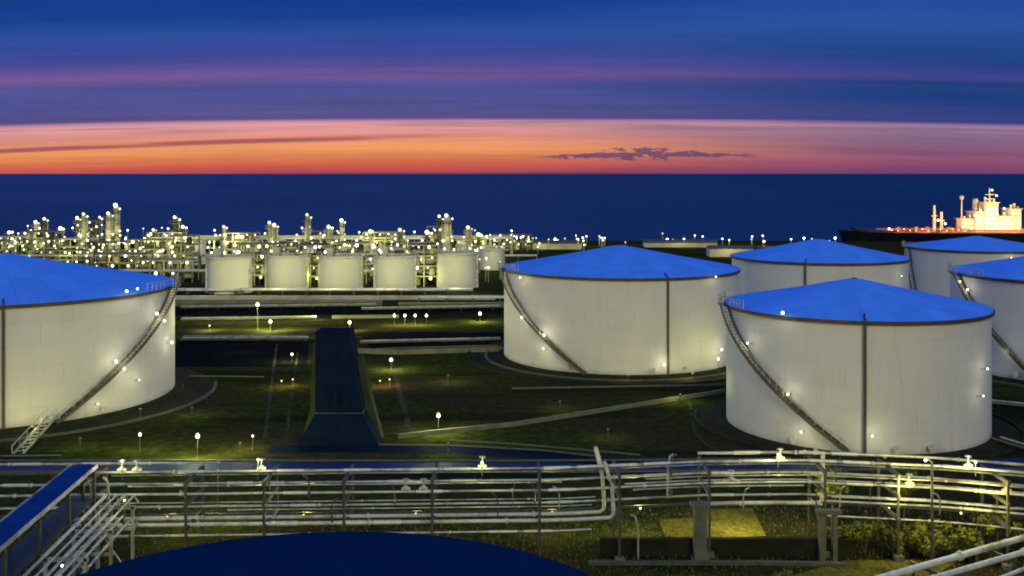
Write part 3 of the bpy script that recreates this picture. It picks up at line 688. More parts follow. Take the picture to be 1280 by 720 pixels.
for sx, z1, x0, x1, wa, wb in ((-1, 11.0, -3.9, -2.95, 1.5, .8), (1, 9.4, 3.9, 1.85, 1.4, .7)):
    m_ = MB(); vs = []
    for xx, ww, zz in ((x0, wa, 0), (x0 * .79, wa * .8, 3.4), (x1 , wb, z1)):
        for a_, b2 in ((-ww / 2, .4), (ww / 2, .4), (ww / 2, 2.3), (-ww / 2, 2.3)): vs.append((xx + a_, b2, zz))
    fs = [(0, 3, 2, 1), (8, 9, 10, 11)]
    for q in (0, 4): fs += [(q + a_, q + (a_ + 1) % 4, q + 4 + (a_ + 1) % 4, q + 4 + a_) for a_ in range(4)]
    m_.add(vs, fs).build('buttress', buttm, tw, smooth=False)

# ================================================================== PLANTS
def foliage(nc, ext, leaf=.16, per=90, seed=1):
    rnd = random.Random(seed); m_ = MB()
    for _ in range(nc):
        c0 = Vector((rnd.uniform(-1, 1) * ext[0], rnd.uniform(-1, 1) * ext[1], rnd.uniform(.25, 1) ** .7 * ext[2])); rr = rnd.uniform(.3, .62) * min(ext[0], 1.1)
        for _ in range(per):
            d = Vector((rnd.gauss(0, 1), rnd.gauss(0, 1), rnd.gauss(0, 1))).normalized(); p = c0 + d * rr * rnd.uniform(.55, 1.1)
            if p.z < .1: continue
            a = Vector((rnd.gauss(0, 1), rnd.gauss(0, 1), rnd.gauss(0, .6))).normalized(); bb = a.cross(d + Vector((rnd.uniform(-.4, .4),) * 3)).normalized()
            l = leaf * rnd.uniform(.6, 1.4); m_.add([p - a * l, p + bb * l * .45, p + a * l, p - bb * l * .45], [(0, 1, 2, 3)])
    return m_
def shrub(X_, Y_, label, s=1.0, seed=1, group='shrubs below the pipe rack'):
    o = thing('shrub', label, 'shrub', (X_, Y_, 0), group)
    rnd = random.Random(seed + 50); st = MB()
    for i in range(5):
        aa = rnd.uniform(0, 6.28); st.tube([(0, 0, 0), (.3 * cos(aa) * s, .3 * sin(aa) * s, .7 * s), (.7 * cos(aa) * s, .7 * sin(aa) * s, 1.5 * s)], .05, 5, .02)
    st.build('stem', barkm, o); foliage(7, (1.35 * s, 1.0 * s, 1.9 * s), .17, 110, seed).build('foliage', leafm, o, smooth=False)
    return o
shl = ['rounded shrub beside the concrete pier, first of the row', 'second shrub of the row, just past the concrete pier', 'third shrub of the row under the rack', 'yellowish shrub midway along the row', 'fifth shrub of the row, before the thin white pole',
       'shrub behind the thin white pole', 'shrub just past the thin white pole', 'last low shrub of the row by the corner pipes']
for i in range(8):
    px_ = 1058 + i * 22; D_ = 87.8 - i * .35; shrub(QX(px_, D_), D_, shl[i], 1.15 + .12 * sin(i * 2.3), 3 + i)
def small_tree(X_, Y_, hgt, label, seed):
    o = thing('tree', label, 'tree', (X_, Y_, 0), None); rnd = random.Random(seed); tr = MB()
    tr.tube([(0, 0, 0), (.08, .05, hgt * .35), (.02, .1, hgt * .7)], .14, 7, .05)
    for i in range(6):
        aa = rnd.uniform(0, 6.28); z0 = hgt * rnd.uniform(.35, .6); tr.tube([(.05, .05, z0), (.6 * cos(aa), .6 * sin(aa), z0 + .7), (1.0 * cos(aa), 1.0 * sin(aa), z0 + 1.5)], .05, 5, .02)
    tr.build('trunk', barkm, o); f_ = foliage(12, (1.2, 1.1, hgt * .62), .17, 100, seed); f_.v = [(a, b, c + hgt * .38) for a, b, c in f_.v]
    f_.build('crown', leafm, o, smooth=False)
small_tree(QX(1040, 94), 94, 4.6, 'small bushy tree behind the rack next to the right-angle pipe', 21)
small_tree(QX(1246, 86.5), 86.5, 3.8, 'small bushy tree by the corner pipes near the frame edge', 22)
small_tree(QX(1130, 96), 96, 4.0, 'dark bushy tree behind the rack midway between the pole and the pier', 23)
shrub(QX(985, 79), 79, 'grassy clump in the open below the rack and piers', .7, 31, None)
shrub(QX(1020, 77.5), 77.5, 'low clump on the gravel left of the corner pipes', .6, 32, None)
gm = MB(); rnd = random.Random(5)
for _ in range(14000):
    D_ = rnd.uniform(72, 99); px_ = rnd.uniform(-20, 1300); X_ = QX(px_, D_); hh = rnd.uniform(.06, .24); aa = rnd.uniform(0, 3.14); w_ = .05
    gm.add([(X_ - w_ * cos(aa), D_ - w_ * sin(aa), 0), (X_ + w_ * cos(aa), D_ + w_ * sin(aa), 0), (X_ + rnd.uniform(-.12, .12), D_ + rnd.uniform(-.12, .12), hh)], [(0, 1, 2)])
g_ = gm.build('grass', leafm, smooth=False); g_['kind'] = 'stuff'; g_['label'] = 'rough grass tufts under and before the pipe rack'; g_['category'] = 'grass'

# ================================================================== LAMP POSTS IN THE YARD
def lowpipes(lab, p1, p2, z_, n_, r_=.16, mt=None):
    p1, p2 = Vector(G(*p1, z_)), Vector(G(*p2, z_)); d = (p2 - p1).normalized(); nn = Vector((-d.y, d.x, 0))
    o = thing('ground_pipeline', lab, 'pipeline', (0, 0, 0)); L = (p2 - p1).length
    for j in range(n_):
        q = nn * (j * .62); MB().tube([p1 + q, p1.lerp(p2, .5) + q, p2 + q], r_ * (1, .7, 1.1, .8)[j % 4], 8).build('pipe', mt or (conc, dconc, steel)[j % 3], o)
    for i in range(int(L / 7) + 1):
        c_ = p1 + d * min(i * 7 + 1, L) + nn * (.31 * (n_ - 1)); MB().bar((c_.x - nn.x * n_ * .36, c_.y - nn.y * n_ * .36, z_ / 2), (c_.x + nn.x * n_ * .36, c_.y + nn.y * n_ * .36, z_ / 2), .3, max(z_ - .25, .2)).build('sleeper', dconc, o, smooth=False)
lowpipes('low dark pipe run just beyond the black paving by the largest tank', (226, 424), (384, 423), .7, 4, .2)
lowpipes('pale pipe run crossing between the dark basins and the lit verge', (226, 399), (395, 397), .9, 3, .22)
lowpipes('pipe run below the thin pale wall, left half of the refinery front', (226, 384), (470, 381), .8, 4, .2)
lowpipes('pipe run reaching the central tank above the row of four lamps', (452, 386), (626, 383), .9, 3, .22)
lowpipes('dark pipe run on the dim ground between the far road and central tank', (450, 428), (626, 424), .6, 3, .2)
lowpipes('thin pipe run just above the straight pale wall', (470, 436), (622, 432), .5, 2, .14)
lowpipes('low pipes along the far kerb of the front road behind the blue cover', (-5, 570), (76, 569), .4, 2, .1)
lowpipes('faint pipe pair on the grass inside the largest tank kerb', (238, 470), (330, 471), .3, 2, .1)
lowpipes('pipe pair leaving the front tank towards the rack corner', (1240, 548), (1300, 566), .5, 3, .14)
lowpipes('pipe run between front tank and the tank cut by the frame edge', (1238, 503), (1300, 509), .6, 3, .16)
lowpipes('short pipe run beyond the slanting wall beside the central tank', (640, 486), (905, 481), .4, 2, .12, dsteel)
def lamp_post(X_, Y_, hgt, label, r=.3, power=400, colr=(1, .96, .5), mt=None, group=None, poler=.05, arm=0.0, pool=True):
    o = thing('lamp_post', label, 'lamp post', (X_, Y_, 0), group)
    p = MB().tube([(0, 0, 0), (0, 0, hgt)], poler, 7, poler * .7)
    p.lathe((0, 0, 0), [(poler * 2.4, 0), (poler * 2.4, .12), (poler, .3)], 8)
    if arm: p.tube([(0, 0, hgt - .1), (arm * .6, 0, hgt + .15), (arm, 0, hgt + .1)], poler * .6, 6)
    p.build('pole', dsteel, o)
    MB().ball((arm, 0, hgt + r * .6), r * .58, 10).build('lamp', mt or lampw, o)
    MB().lathe((arm, 0, hgt + r * 1.45), [(r * .6, 0), (r * .3, r * .12), (.01, r * .16)], 10).build('lamp_hood', dsteel, o)
    if power: light((arm, -r * 1.5, hgt + .9), power * 3.6, (colr[0], colr[1], min(colr[2], .32)), .3, o) if pool else light((arm, -r * 1.5, hgt + .1), power * 2.2, colr, .3, o)
    return o
for px_, base, top, r_, pw, lab in (
    (548, 541, 522, .36, 420, 'bright round lamp on a short post on the dark grass at the slanting wall end'),
    (489, 462, 452, .42, 500, 'round lamp at the head of the thin footpath'),
    (247, 572, 548, .36, 650, 'brightest yellowish lamp on the grass below the largest tank'),
    (175, 562, 545, .26, 130, 'small pale lamp on the grass close to the largest tank kerb'),
    (316, 562, 546, .16, 60, 'faint lamp on the dark grass beside the narrow path'),
    (365, 452, 446, .3, 260, 'pale lamp beside the dark tower shoulder'),
    (322, 412, 383, .55, 900, 'tall white lamp below the gap between the first two small open tanks'),
    (338, 414, 404, .5, 2600, 'glaring lamp on the lit verge before the black paving'),
    (437, 414, 405, .5, 700, 'single lamp just beyond the top of the dark tower'),
    (600, 402, 394, .5, 700, 'single lamp beside the flank of the central tank'),
    (262, 414, 408, .16, 900, 'added lamp at the start of the lit verge by the largest tank'), (395, 402, 396, .2, 700, 'added lamp over the verge right of the glaring lamp'),  # these two lamps are added to light the verge
    (690, 402, 396, .2, 10, 'dim lamp hidden behind the central tank'), (898, 470, 450, .25, 90, 'lamp hidden in the gap between the central tank and the front tank')):
    X_, D_, _ = G(px_, base); lamp_post(X_, D_, max(1.0, ZY(top, D_)), lab, r_, pw)
for i, px_ in enumerate((493, 506, 519, 533)):
    X_, D_, _ = G(px_, 406); lamp_post(X_, D_, 1.6, 'small white lamp in the short row of four behind the dark tower', .42, 260, group='short row of four yard lamps')
for px_, py_, lab in ((366, 482, 'low amber work lamp on the grass by the dark tower'), (352, 484, 'dimmer amber work lamp next to the narrow path'), (475, 484, 'low orange work lamp past the dark tower near the footpath'), (487, 482, 'second low orange work lamp beside the footpath')):
    X_, D_, _ = G(px_, py_); lamp_post(X_, D_, .8, lab, .16, 90, (1, .62, .2), lampo, 'low amber work lamps')
lamp_post(QX(1165, 83.2), 83.2, 8.4, 'slender pale pole rising through the shrubs and rack', .18, 160, poler=.13, arm=-.5)
lamp_post(-26, 95.5, 4.2, 'lamp standing under the pipe rack among the valves', .14, 320, group=None)
# lamps fixed on the rack
for i, (px_, dd, z_, pw) in enumerate(((172, 3.4, 8.3, 120), (335, 3.4, 8.3, 160), (604, 3.4, 7.9, 100), (960, 3.4, 7.9, 200), (1197, 3.4, 7.9, 200))):
    q_ = back_at(px_); l_ = MB().ball((q_[0], q_[1] - dd, z_), .1, 8).build('lamp', lampm, rack)
    MB().bar((q_[0], q_[1] - dd, 6.8), (q_[0], q_[1] - dd, z_ - .08), .05).build('bracket', dsteel, l_, smooth=False)
    light((q_[0], q_[1] - dd - .5, z_ - .2), pw, (1, .95, .5), .2, rack)
for px_, z_, pw in ((60, 2.4, 250), (210, 2.4, 350), (380, 2.6, 250), (520, 2.4, 250), (690, 2.4, 450), (800, 2.6, 900), (925, 2.4, 1200), (1020, 2.6, 500), (1110, 3.2, 650), (1200, 3.2, 600)):  # fill lights and bulbs added to brighten pipes, ground and shrubs
    q_ = back_at(px_); light((q_[0], q_[1] + (1.2 if px_ < 1050 else -5.0), z_ + (.6 if px_ < 1050 else 2.6)), pw, (1, .93, .35), .3, rack)
    MB().ball((q_[0], q_[1] - .2, 2.9), .09, 8).build('lamp', lampm, rack)

for px_, py_, pw_, lab in ((300, 566, 900, 'added grass fill light near the front road kerb, under the faint lamp'), (560, 566, 700, 'added grass fill light between front road and slanting wall'), (560, 478, 900, 'added fill light on the brownish grass past the footpath'), (700, 512, 500, 'added fill light on the grass above the middle of the slanting wall'),
                           (850, 503, 900, 'added fill light where the slanting wall nears the front tank'), (240, 520, 500, 'added fill light on the grass beside the largest tank kerb'), (100, 560, 400, 'added grass fill light by the foot of the railed ladder'), (760, 548, 350, 'added fill light on the dark grass above the tall pipe bend')):
    X_, D_, _ = G(px_, py_); o = thing('grass_fill_light', lab, 'fill light', (X_, D_, 0))
    MB().tube([(0, 0, 0), (0, 0, 1.0)], .06, 6).build('post', dsteel, o); MB().lathe((0, 0, 1.0), [(.13, 0), (.13, .1), (.02, .14)], 8).build('cap', dsteel, o)
    light((0, 0, 2.4), pw_ * .5, (.95, 1, .28), .6, o)  # fill light above a made-up post, added to brighten the grass

# ================================================================== REFINERY
# row of small open-topped tanks
def small_tank(px_, basey, halfpx, topy, label, group='small open tanks before the refinery', withtop=True, pw=900):
    X_, D0, _ = G(px_, basey); R = halfpx / F * D0; D_ = D0 + R; h_ = ZY(topy, D0)
    o = thing('open_tank', label, 'small tank', (X_, D_, 0), group)
    MB().lathe((0, 0, 0), [(R, 0), (R, h_), (R * .97, h_), (R * .97, h_ - 2.2)], 40).build('shell', palem, o)
    MB().lathe((0, 0, h_ - 1.8), [(.02, -.1), (R * .97, -.4)], 40).build('floating_roof', dsteel, o)
    MB().lathe((0, 0, h_), [(R * 1.0, -.5), (R * 1.08, -.45), (R * 1.08, -.3), (R * 1.0, -.25)], 40).build('wind_girder', psteel, o)
    r_ = MB()
    for a in range(16): th = a * pi / 8; r_.bar((R * 1.08 * sin(th), -R * 1.08 * cos(th), h_ - .3), (R * 1.08 * sin(th), -R * 1.08 * cos(th), h_ + .8), .1)
    r_.lathe((0, 0, h_ + .8), [(R * 1.07, -.05), (R * 1.09, -.05), (R * 1.09, .05), (R * 1.07, .05)], 32); r_.build('railing', psteel, o, smooth=False)
    if withtop:
        g = MB(); g.box((-R * .55, R * .1, h_ + .6), (R * .35, R * .5, 2.6)); g.box((R * .1, R * .5, h_ + 1.6), (R * .5, R * .3, .4)); g.build('gauge_house', creamm, o, smooth=False)
        for sx in (-.95, .95): MB().box((R * sx, -R * .3, h_ * .5), (.7, .7, h_ * 1.0)).build('stair_tower', psteel, o, smooth=False)
        for sx, sy, dz in ((-.6, -.85, 1.2), (.62, -.8, 1.3), (0, .9, 2.4), (-1.0, 0, 2.2)):
            MB().ball((R * sx, R * sy, h_ + dz), .32, 6).build('lamp', plamp, o)
    light((0, -R * 3.0, 5.0), pw * 1.25, (1, .96, .55), .5, o)
    return o
names = ['first small open tank of the front row, beside the largest tank', 'second small open tank of the front row', 'third and middle small open tank of the front row', 'fourth small open tank of the front row', 'fifth small open tank of the front row, beside the central tank']
for px_, by, hp, ty, lab in zip((280, 354, 422.5, 491.5, 571), (368, 363, 363, 363, 361), (28, 26.5, 28, 26.5, 26), (322, 320, 321, 321, 317), names): small_tank(px_, by, hp, ty, lab)
for px_, by, hp, ty, lab in ((240, 331, 13, 303, 'pale tank behind the first small open tank'), (316, 333, 12, 308, 'pale tank between and behind the first two small open tanks'), (389, 334, 12, 310, 'pale tank behind the gap after the second small open tank'), (457, 337, 13, 312, 'pale tank behind the gap after the third small open tank'),
                         (528, 344, 14, 317, 'pale tank behind the gap before the fifth small open tank'), (615, 338, 16, 312, 'pale tank behind the gap before the central blue roofed tank'), (345, 318, 10, 300, 'far pale tank above the second small open tank'), (580, 322, 10, 300, 'far pale tank above the fifth small open tank')):
    small_tank(px_, by, hp, ty, lab, 'pale tanks of the second refinery row', False, 500)

# process columns
def column(px_, topy, D_, R, label, group=None, twin=False, head=.7):
    R *= .74
    X_ = QX(px_, D_); h_ = ZY(topy, D_)
    o = thing('process_column', label, 'refinery column', (X_, D_, 0), group)
    MB().lathe((0, 0, 0), [(R * 1.2, 0), (R * 1.2, 1.5), (R, 2.2), (R, h_ * .62), (R * .8, h_ * .66), (R * .8, h_ - R * .5), (R * .5, h_ - .1), (.02, h_)], 16).build('vessel', plantm, o)
    for i, f in enumerate((.38, .62, .86)):
        z_ = h_ * f; p = MB().lathe((0, 0, z_), [(R * .8, 0), (R * 1.9, 0), (R * 1.9, .15), (R * .8, .15)], 12)
        for a in range(8): th = a * pi / 4; p.bar((R * 1.85 * sin(th), -R * 1.85 * cos(th), z_ + .1), (R * 1.85 * sin(th), -R * 1.85 * cos(th), z_ + 1.2), .08)
        p.lathe((0, 0, z_ + 1.15), [(R * 1.82, 0), (R * 1.88, 0), (R * 1.88, .1), (R * 1.82, .1)], 12)
        p.build('platform', pframe, o, smooth=False)
        MB().ball((R * 1.7 * (-1) ** i, -R * 1.2, z_ + 1.6), .30 + .1 * random.random(), 6).build('lamp', plamp, o)
    MB().tube([(R * 1.15, 0, .5), (R * 1.15, 0, h_ * .93), (R * .5, 0, h_ + .5), (0, 0, h_ - .2)], R * .22, 6).build('riser_pipe', steel, o)
    MB().ball((0, -R * .6, h_ + .5), head * 1.1, 8).build('lamp', plamp, o)
    light((R * 2.5, -R * 5 - 2, h_ * .62), 420, (1, .97, .5), .4, o)
    return o
cols = [(12, 292, 430, 1.3, 'squat column at the edge of the frame above the largest blue roof'), (45, 279, 420, 1.2, 'first of two slim columns above the largest blue roof'), (56, 275, 422, 1.3, 'second of two slim columns above the largest blue roof'),
        (76, 287, 410, 1.1, 'short column between the two pairs above the largest roof'), (97, 274, 420, 1.2, 'slim column just before the brighter lamp topped column'), (105, 269, 420, 1.5, 'column with the large white lamp, shorter than the tallest pair'),
        (125, 273, 430, .9, 'thin stack standing before the tallest pair'), (136, 268, 418, 1.7, 'shorter and thicker column of the tallest pair'), (145, 258, 420, 1.6, 'tallest column of the refinery, with lamps up its side'),
        (192, 289, 400, 1.0, 'low column between the tallest pair and the single bright column'), (219, 273, 400, 1.7, 'bright pointed column alone above the rim of the largest tank'), (229, 285, 400, 1.2, 'companion column just past the bright pointed column'),
        (280, 285, 390, 1.0, 'column above the first small open tank'), (337, 280, 380, 1.1, 'thin column of the pair above the second small open tank'), (343, 283, 385, 1.2, 'stout column of the pair above the second small open tank'),
        (384, 270, 390, 1.3, 'column with a high white lamp above the gap after the second small tank'), (411, 285, 390, 1.2, 'low column above the third small open tank'), (427, 277, 392, 1.1, 'column with a white lamp above the third small open tank'),
        (463, 291, 385, .8, 'short mast like column past the third small open tank'), (500, 289, 370, 1.2, 'column above the fourth small open tank'), (534, 292, 370, 1.3, 'low column just before the thick twin lamp column'),
        (549, 272, 372, 1.1, 'slim half of the thick twin column above the fifth small tank'), (558, 271, 372, 1.7, 'thick half of the twin column above the fifth small tank'), (585, 286, 370, 1.1, 'column just past the thick twin column'), (598, 295, 375, .8, 'last thin column before the central blue roof')]
for c_ in cols: column(*c_, head=.42 + .25 * random.random())

# process frames (steel decks with vessels)
def frame_unit(nx, nz, bay, lev, depth):
    o = thing('process_frame', 'open steel process frame with stacked decks and small lamps', 'process frame', (0, 0, -50), 'steel process frames of the refinery')
    W_ = nx * bay; m_ = MB()
    for i in range(nx + 1):
        for d_ in (0, depth): m_.bar((i * bay - W_ / 2, d_, 0), (i * bay - W_ / 2, d_, nz * lev), .3)
    for k_ in range(1, nz + 1):
        for d_ in (0, depth): m_.bar((-W_ / 2, d_, k_ * lev), (W_ / 2, d_, k_ * lev), .3)
        for i in range(nx + 1): m_.bar((i * bay - W_ / 2, 0, k_ * lev), (i * bay - W_ / 2, depth, k_ * lev), .25)
    m_.build('steel_frame', pframe, o, smooth=False)
    d_ = MB()
    for k_ in range(1, nz + 1): d_.box((0, depth / 2, k_ * lev + .2), (W_, depth, .1))
    d_.build('deck', pframe, o, smooth=False)
    for k_ in range(nz):
        for i in range(nx):
            if (i * 3 + k_ * 5) % 4 == 3: continue
            x_ = (i + .5) * bay - W_ / 2
            if (i + k_) % 2: MB().tube([(x_ - bay * .38, depth * .4, k_ * lev + 1.5), (x_ + bay * .38, depth * .4, k_ * lev + 1.5)], min(.95, lev * .28), 12).build('drum', plantm, o)
            else: MB().lathe((x_, depth * .4, k_ * lev), [(.9, .2), (.9, lev * .7), (.4, lev * .85), (.02, lev * .9)], 12).build('vessel', plantm, o)
    for k_ in range(nz):
        for i in range(nx):
            MB().ball(((i + .25 + .5 * ((i * 7 + k_ * 3) % 5) / 5) * bay - W_ / 2, -.3, (k_ + .82) * lev), .24 + .1 * ((i * 5 + k_) % 3), 6).build('lamp', plamp, o)
    for z_ in (.9, 1.4): pass
    l1 = light((W_ * .1, -3, lev * 1.2), 480, (.92, 1, .36), .5, o) if (nx + nz) else None
    return o
frames = [frame_unit(3, 3, 4.2, 3.0, 6), frame_unit(4, 2, 4.0, 3.0, 6), frame_unit(2, 4, 4.0, 2.8, 6)]
places = [(20, 420, 1), (48, 400, 0), (88, 405, 1), (108, 440, 2), (135, 385, 1), (185, 350, 0), (205, 395, 0), (226, 335, 2), (262, 400, 1), (298, 390, 0), (328, 420, 1), (368, 385, 1), (400, 400, 0),
          (440, 405, 1), (475, 395, 0), (510, 380, 1), (547, 390, 2), (575, 400, 1), (612, 410, 1), (-20, 390, 1), (150, 330, 1), (205, 305, 1), (640, 430, 1), (330, 330, 0), (455, 318, 1), (75, 345, 1), (440, 300, 2), (318, 295, 2), (388, 292, 2), (530, 292, 2)]
used = set(); fl = set()
def frame_label(px_, D_, k_):
    kind = ('three deck', 'low wide', 'tall narrow')[k_]
    dist = 'in the front' if D_ < 350 else ('in the middle' if D_ < 400 else 'in the rear')
    anc = [(5, 'at the frame edge'), (50, 'around the two slim columns'), (80, 'by the short column'), (105, 'by the column with the large lamp'), (140, 'below the tallest pair'), (170, 'beyond the tallest pair'), (195, 'above the largest roof rim'), (222, 'by the bright pointed column'), (262, 'before the first small tank'), (280, 'over the first small tank'), (316, 'in the first tank gap'), (337, 'over the second small tank'),
           (372, 'in the second tank gap'), (384, 'under the high white lamp'), (411, 'over the third small tank'), (440, 'in the third tank gap'), (463, 'by the short mast'), (500, 'over the fourth small tank'), (530, 'in the fourth tank gap'), (553, 'under the thick twin column'), (575, 'over the fifth small tank'), (612, 'beside the fifth small tank'), (640, 'at the end next to the central roof')]
    for a_ in sorted(anc, key=lambda q: abs(q[0] - px_)):
        l_ = f'{kind} process frame {dist} row {a_[1]}'
        if l_ not in fl: fl.add(l_); return l_
for px_, D_, k_ in places:
    src = frames[k_]
    if k_ not in used: used.add(k_); src.location = (QX(px_, D_), D_, 0); src['label'] = frame_label(px_, D_, k_)
    else: dup(src, (QX(px_, D_), D_, 0), frame_label(px_, D_, k_))

# long elevated rack with lamps across the refinery
lr = thing('elevated_pipe_rack', 'long pale elevated pipe rack spanning the refinery skyline', 'pipe rack', (0, 0, 0))
X0, X1, D_ = QX(188, 398), QX(640, 398), 398
for i in range(18):
    x_ = X0 + (X1 - X0) * i / 17
    MB().bar((x_, D_, 0), (x_, D_, 6.4), .5).bar((x_, D_ - 2, 6.4), (x_, D_ + 2, 6.4), .4).build('trestle', psteel, lr, smooth=False)
    MB().ball((x_ + 1.5 * sin(i * 5), D_ - 1.5, 7.8 + .4 * sin(i * 3)), .38, 6).build('lamp', plamp, lr)
MB().bar((X0, D_ - 1.2, 6.9), (X1, D_ - 1.2, 6.9), .8, .7).build('pipe_run', creamm, lr, smooth=False)
MB().bar((X0, D_ + .8, 7.5), (X1, D_ + .8, 7.5), .6, .5).build('pipe_run', creamm, lr, smooth=False)
for i in range(6): light((X0 + (X1 - X0) * (i + .5) / 6, D_ - 9, 8), 1500, (1, .96, .5), .6, lr)
# lower pale pipe tracks in front of the refinery
for Y_, xa, xb, z_, lab in ((273, -88, -10, 1.2, 'low pale pipe track just before the small open tanks'), (300, -110, -20, 3.6, 'pale pipe track between the two rows of small tanks'), (345, -160, 8, 4.4, 'pale pipe track behind the second row of small tanks'), (255, -22, 10, 1.4, 'short pale pipe track beside the flank of the central tank')):
    tr_ = thing('pipe_track', lab, 'pipe track', (0, 0, 0)); m_ = MB()
    for j in range(3): m_.tube([(xa, Y_ + j * .9, z_), ((xa + xb) / 2, Y_ + j * .9, z_), (xb, Y_ + j * .9, z_)], .3, 8)
    m_.build('pipes', psteel, tr_); k_ = int((xb - xa) / 6)
    for i in range(k_ + 1): MB().box((xa + (xb - xa) * i / k_, Y_ + .9, z_ / 2 - .15), (.4, 2.6, max(z_ - .3, .4))).build('support', dsteel, tr_, smooth=False)
# scattered small lamps of the refinery
proto = None; rnd = random.Random(9); spots = []
for _ in range(100): spots.append((rnd.uniform(-5, 225), rnd.uniform(330, 455), rnd.uniform(2.5, 9)))
for _ in range(85): spots.append((rnd.uniform(225, 640), rnd.uniform(300, 450), rnd.uniform(3, 9)))
for _ in range(26): spots.append((rnd.uniform(600, 760), rnd.uniform(410, 470), rnd.uniform(2, 5)))
for _ in range(24): spots.append((rnd.uniform(640, 1060), rnd.uniform(440, 478), rnd.uniform(2, 4.5)))
for i, (px_, D_, h_) in enumerate(spots):
    X_ = QX(px_, D_); g_ = 'small lamps scattered through the refinery'; lb = 'small yellowish lamp post glowing among the refinery pipework'
    if px_ > 640: g_ = 'lone lamps on the shore strip'; lb = 'lone lamp post on the dark shore strip before the sea'
    if proto is None:
        proto = thing('refinery_lamp', lb, 'lamp post', (X_, D_, 0), g_)
        MB().tube([(0, 0, 0), (0, 0, 5.8)], .1, 5).build('pole', steel, proto); MB().ball((0, 0, 6), .34, 6).build('lamp', plamp, proto)
        o = proto; o.scale = (1, 1, h_ / 6)
    else:
        o = dup(proto, (X_, D_, 0), lb, g_); o.scale = (1, 1, h_ / 6)
    for ch in o.children:
        if ch.name.startswith('lamp'): ch.scale = (1, 1, 6 / h_); ch.location.z = 6 - 6 * 6 / h_
    if i % 5 == 0: light((X_, D_ - 2, h_), 450, (1, .95, .4), .4, None)
# brighter lamps along the shore to the right
for px_, py_, r_, lab in ((617, 298, .5, 'shore lamp just before the two high lamps'), (646, 299, .35, 'dimmer of the two high shore lamps beside the central roof'), (654, 296, .6, 'brighter of the two high shore lamps beside the central roof'), (694, 301, 1.0, 'bright cluster lamp above the edge of the central roof'),
                      (806, 304, .6, 'first shore lamp past the apex of the central roof'), (820, 302, .7, 'second shore lamp past the apex of the central roof'), (834, 301, .9, 'third shore lamp past the apex of the central roof'), (844, 304, .6, 'fourth shore lamp past the apex of the central roof'), (855, 300, .6, 'fifth shore lamp past the apex of the central roof'),
                      (884, 303, 1.0, 'wide bright shore lamp between the two blue roofs'), (888, 309, .7, 'lower lamp under the wide bright shore lamp'), (955, 303, .7, 'small shore lamp above the roof below the ship tip'), (1005, 299, .7, 'shore lamp over the roof apex below the ship tip'), (1044, 299, .8, 'shore lamp touching the bow of the dark ship')):
    D_ = 455; X_ = QX(px_, D_); lamp_post(X_, D_, ZY(py_, D_), lab, r_, 1500 if r_ > .8 else 500, poler=.14)
# low pale quay / buildings on the shore strip
for px_, D_, w_, h_, lab in ((662, 440, 42, 2.4, 'long low lit shed on the shore before the central roof'), (912, 400, 16, 3.0, 'small pale hut beside the rim of the central tank'), (850, 452, 30, 2.0, 'low dark shed beneath the shore lamps')):
    X_ = QX(px_, D_); o = thing('shed', lab, 'shed', (X_, D_, 0))
    MB().box((0, 0, h_ / 2), (w_, 7, h_)).build('wall', creamm, o, smooth=False)
    MB().add([(-w_ / 2 - .3, -3.9, h_), (w_ / 2 + .3, -3.9, h_), (w_ / 2 + .3, 3.9, h_), (-w_ / 2 - .3, 3.9, h_), (-w_ / 2 - .3, 0, h_ + 1.1), (w_ / 2 + .3, 0, h_ + 1.1)], [(0, 1, 5, 4), (3, 4, 5, 2), (0, 4, 3), (1, 2, 5), (0, 3, 2, 1)]).build('roof', dsteel, o, smooth=False)
    light((0, -8, 4), 700, (1, .95, .4), .4, o)
for px_ in range(900, 930, 8):
    pass

# ================================================================== SHIP
DS = 600.0
sh = thing('tanker_ship', 'black hulled tanker at sea with a brightly floodlit superstructure', 'ship', (QX(1048, DS), DS, -8))
L_ = 190.0; st_ = [(0, 1.0, 7.6), (3, 5, 7.4), (9, 10, 7.0), (20, 14, 6.6), (45, 16, 6.3), (L_ - 25, 16, 6.3), (L_, 13, 6.6)]
vs = []; fs = []
for (x_, hb, dk) in st_:
    rake = max(0, 1 - x_ / 12.0) * 3.2
    vs += [(x_ + rake, -hb * .72, -1.2), (x_, -hb, dk), (x_, hb, dk), (x_ + rake, hb * .72, -1.2)]
for i in range(len(st_) - 1):
    for j in range(4): fs.append((i * 4 + j, (i + 1) * 4 + j, (i + 1) * 4 + (j + 1) % 4, i * 4 + (j + 1) % 4))
fs += [(0, 1, 2, 3), tuple((len(st_) - 1) * 4 + j for j in (3, 2, 1, 0))]
MB().add(vs, fs).build('hull', hullm, sh, smooth=False)
m_ = MB(); m_.box((107, 0, 6.55), (L_ - 40, 27, .3)); m_.build('deck', deckm, sh, smooth=False)
m_ = MB()
rnd = random.Random(4)
for i in range(16): x_ = 26 + i * 3.2 + rnd.random(); m_.box((x_, -8 + 10 * rnd.random(), 7.6), (1.6, 2.5, 1.4 + 1.5 * rnd.random()))
for y_ in (-11, -9, 4): m_.tube([(22, y_, 7.6), (60, y_, 7.8), (150, y_, 7.6)], .45, 6)
m_.build('deck_pipes', deckm, sh, smooth=False)
fw = MB().box((12, 0, 8.0), (8, 9, 1.3)); fw.build('forecastle', hullm, sh, smooth=False)
for x_, top in ((52.5, 21.0), (56.5, 17.5)):
    m_ = MB().tube([(x_, -2, 6.5), (x_, -2, top)], .9, 8, .6).bar((x_ - 1.6, -2, top * .72), (x_ + 1.6, -2, top * .72), .5)
    m_.build('derrick_mast', shipw, sh)
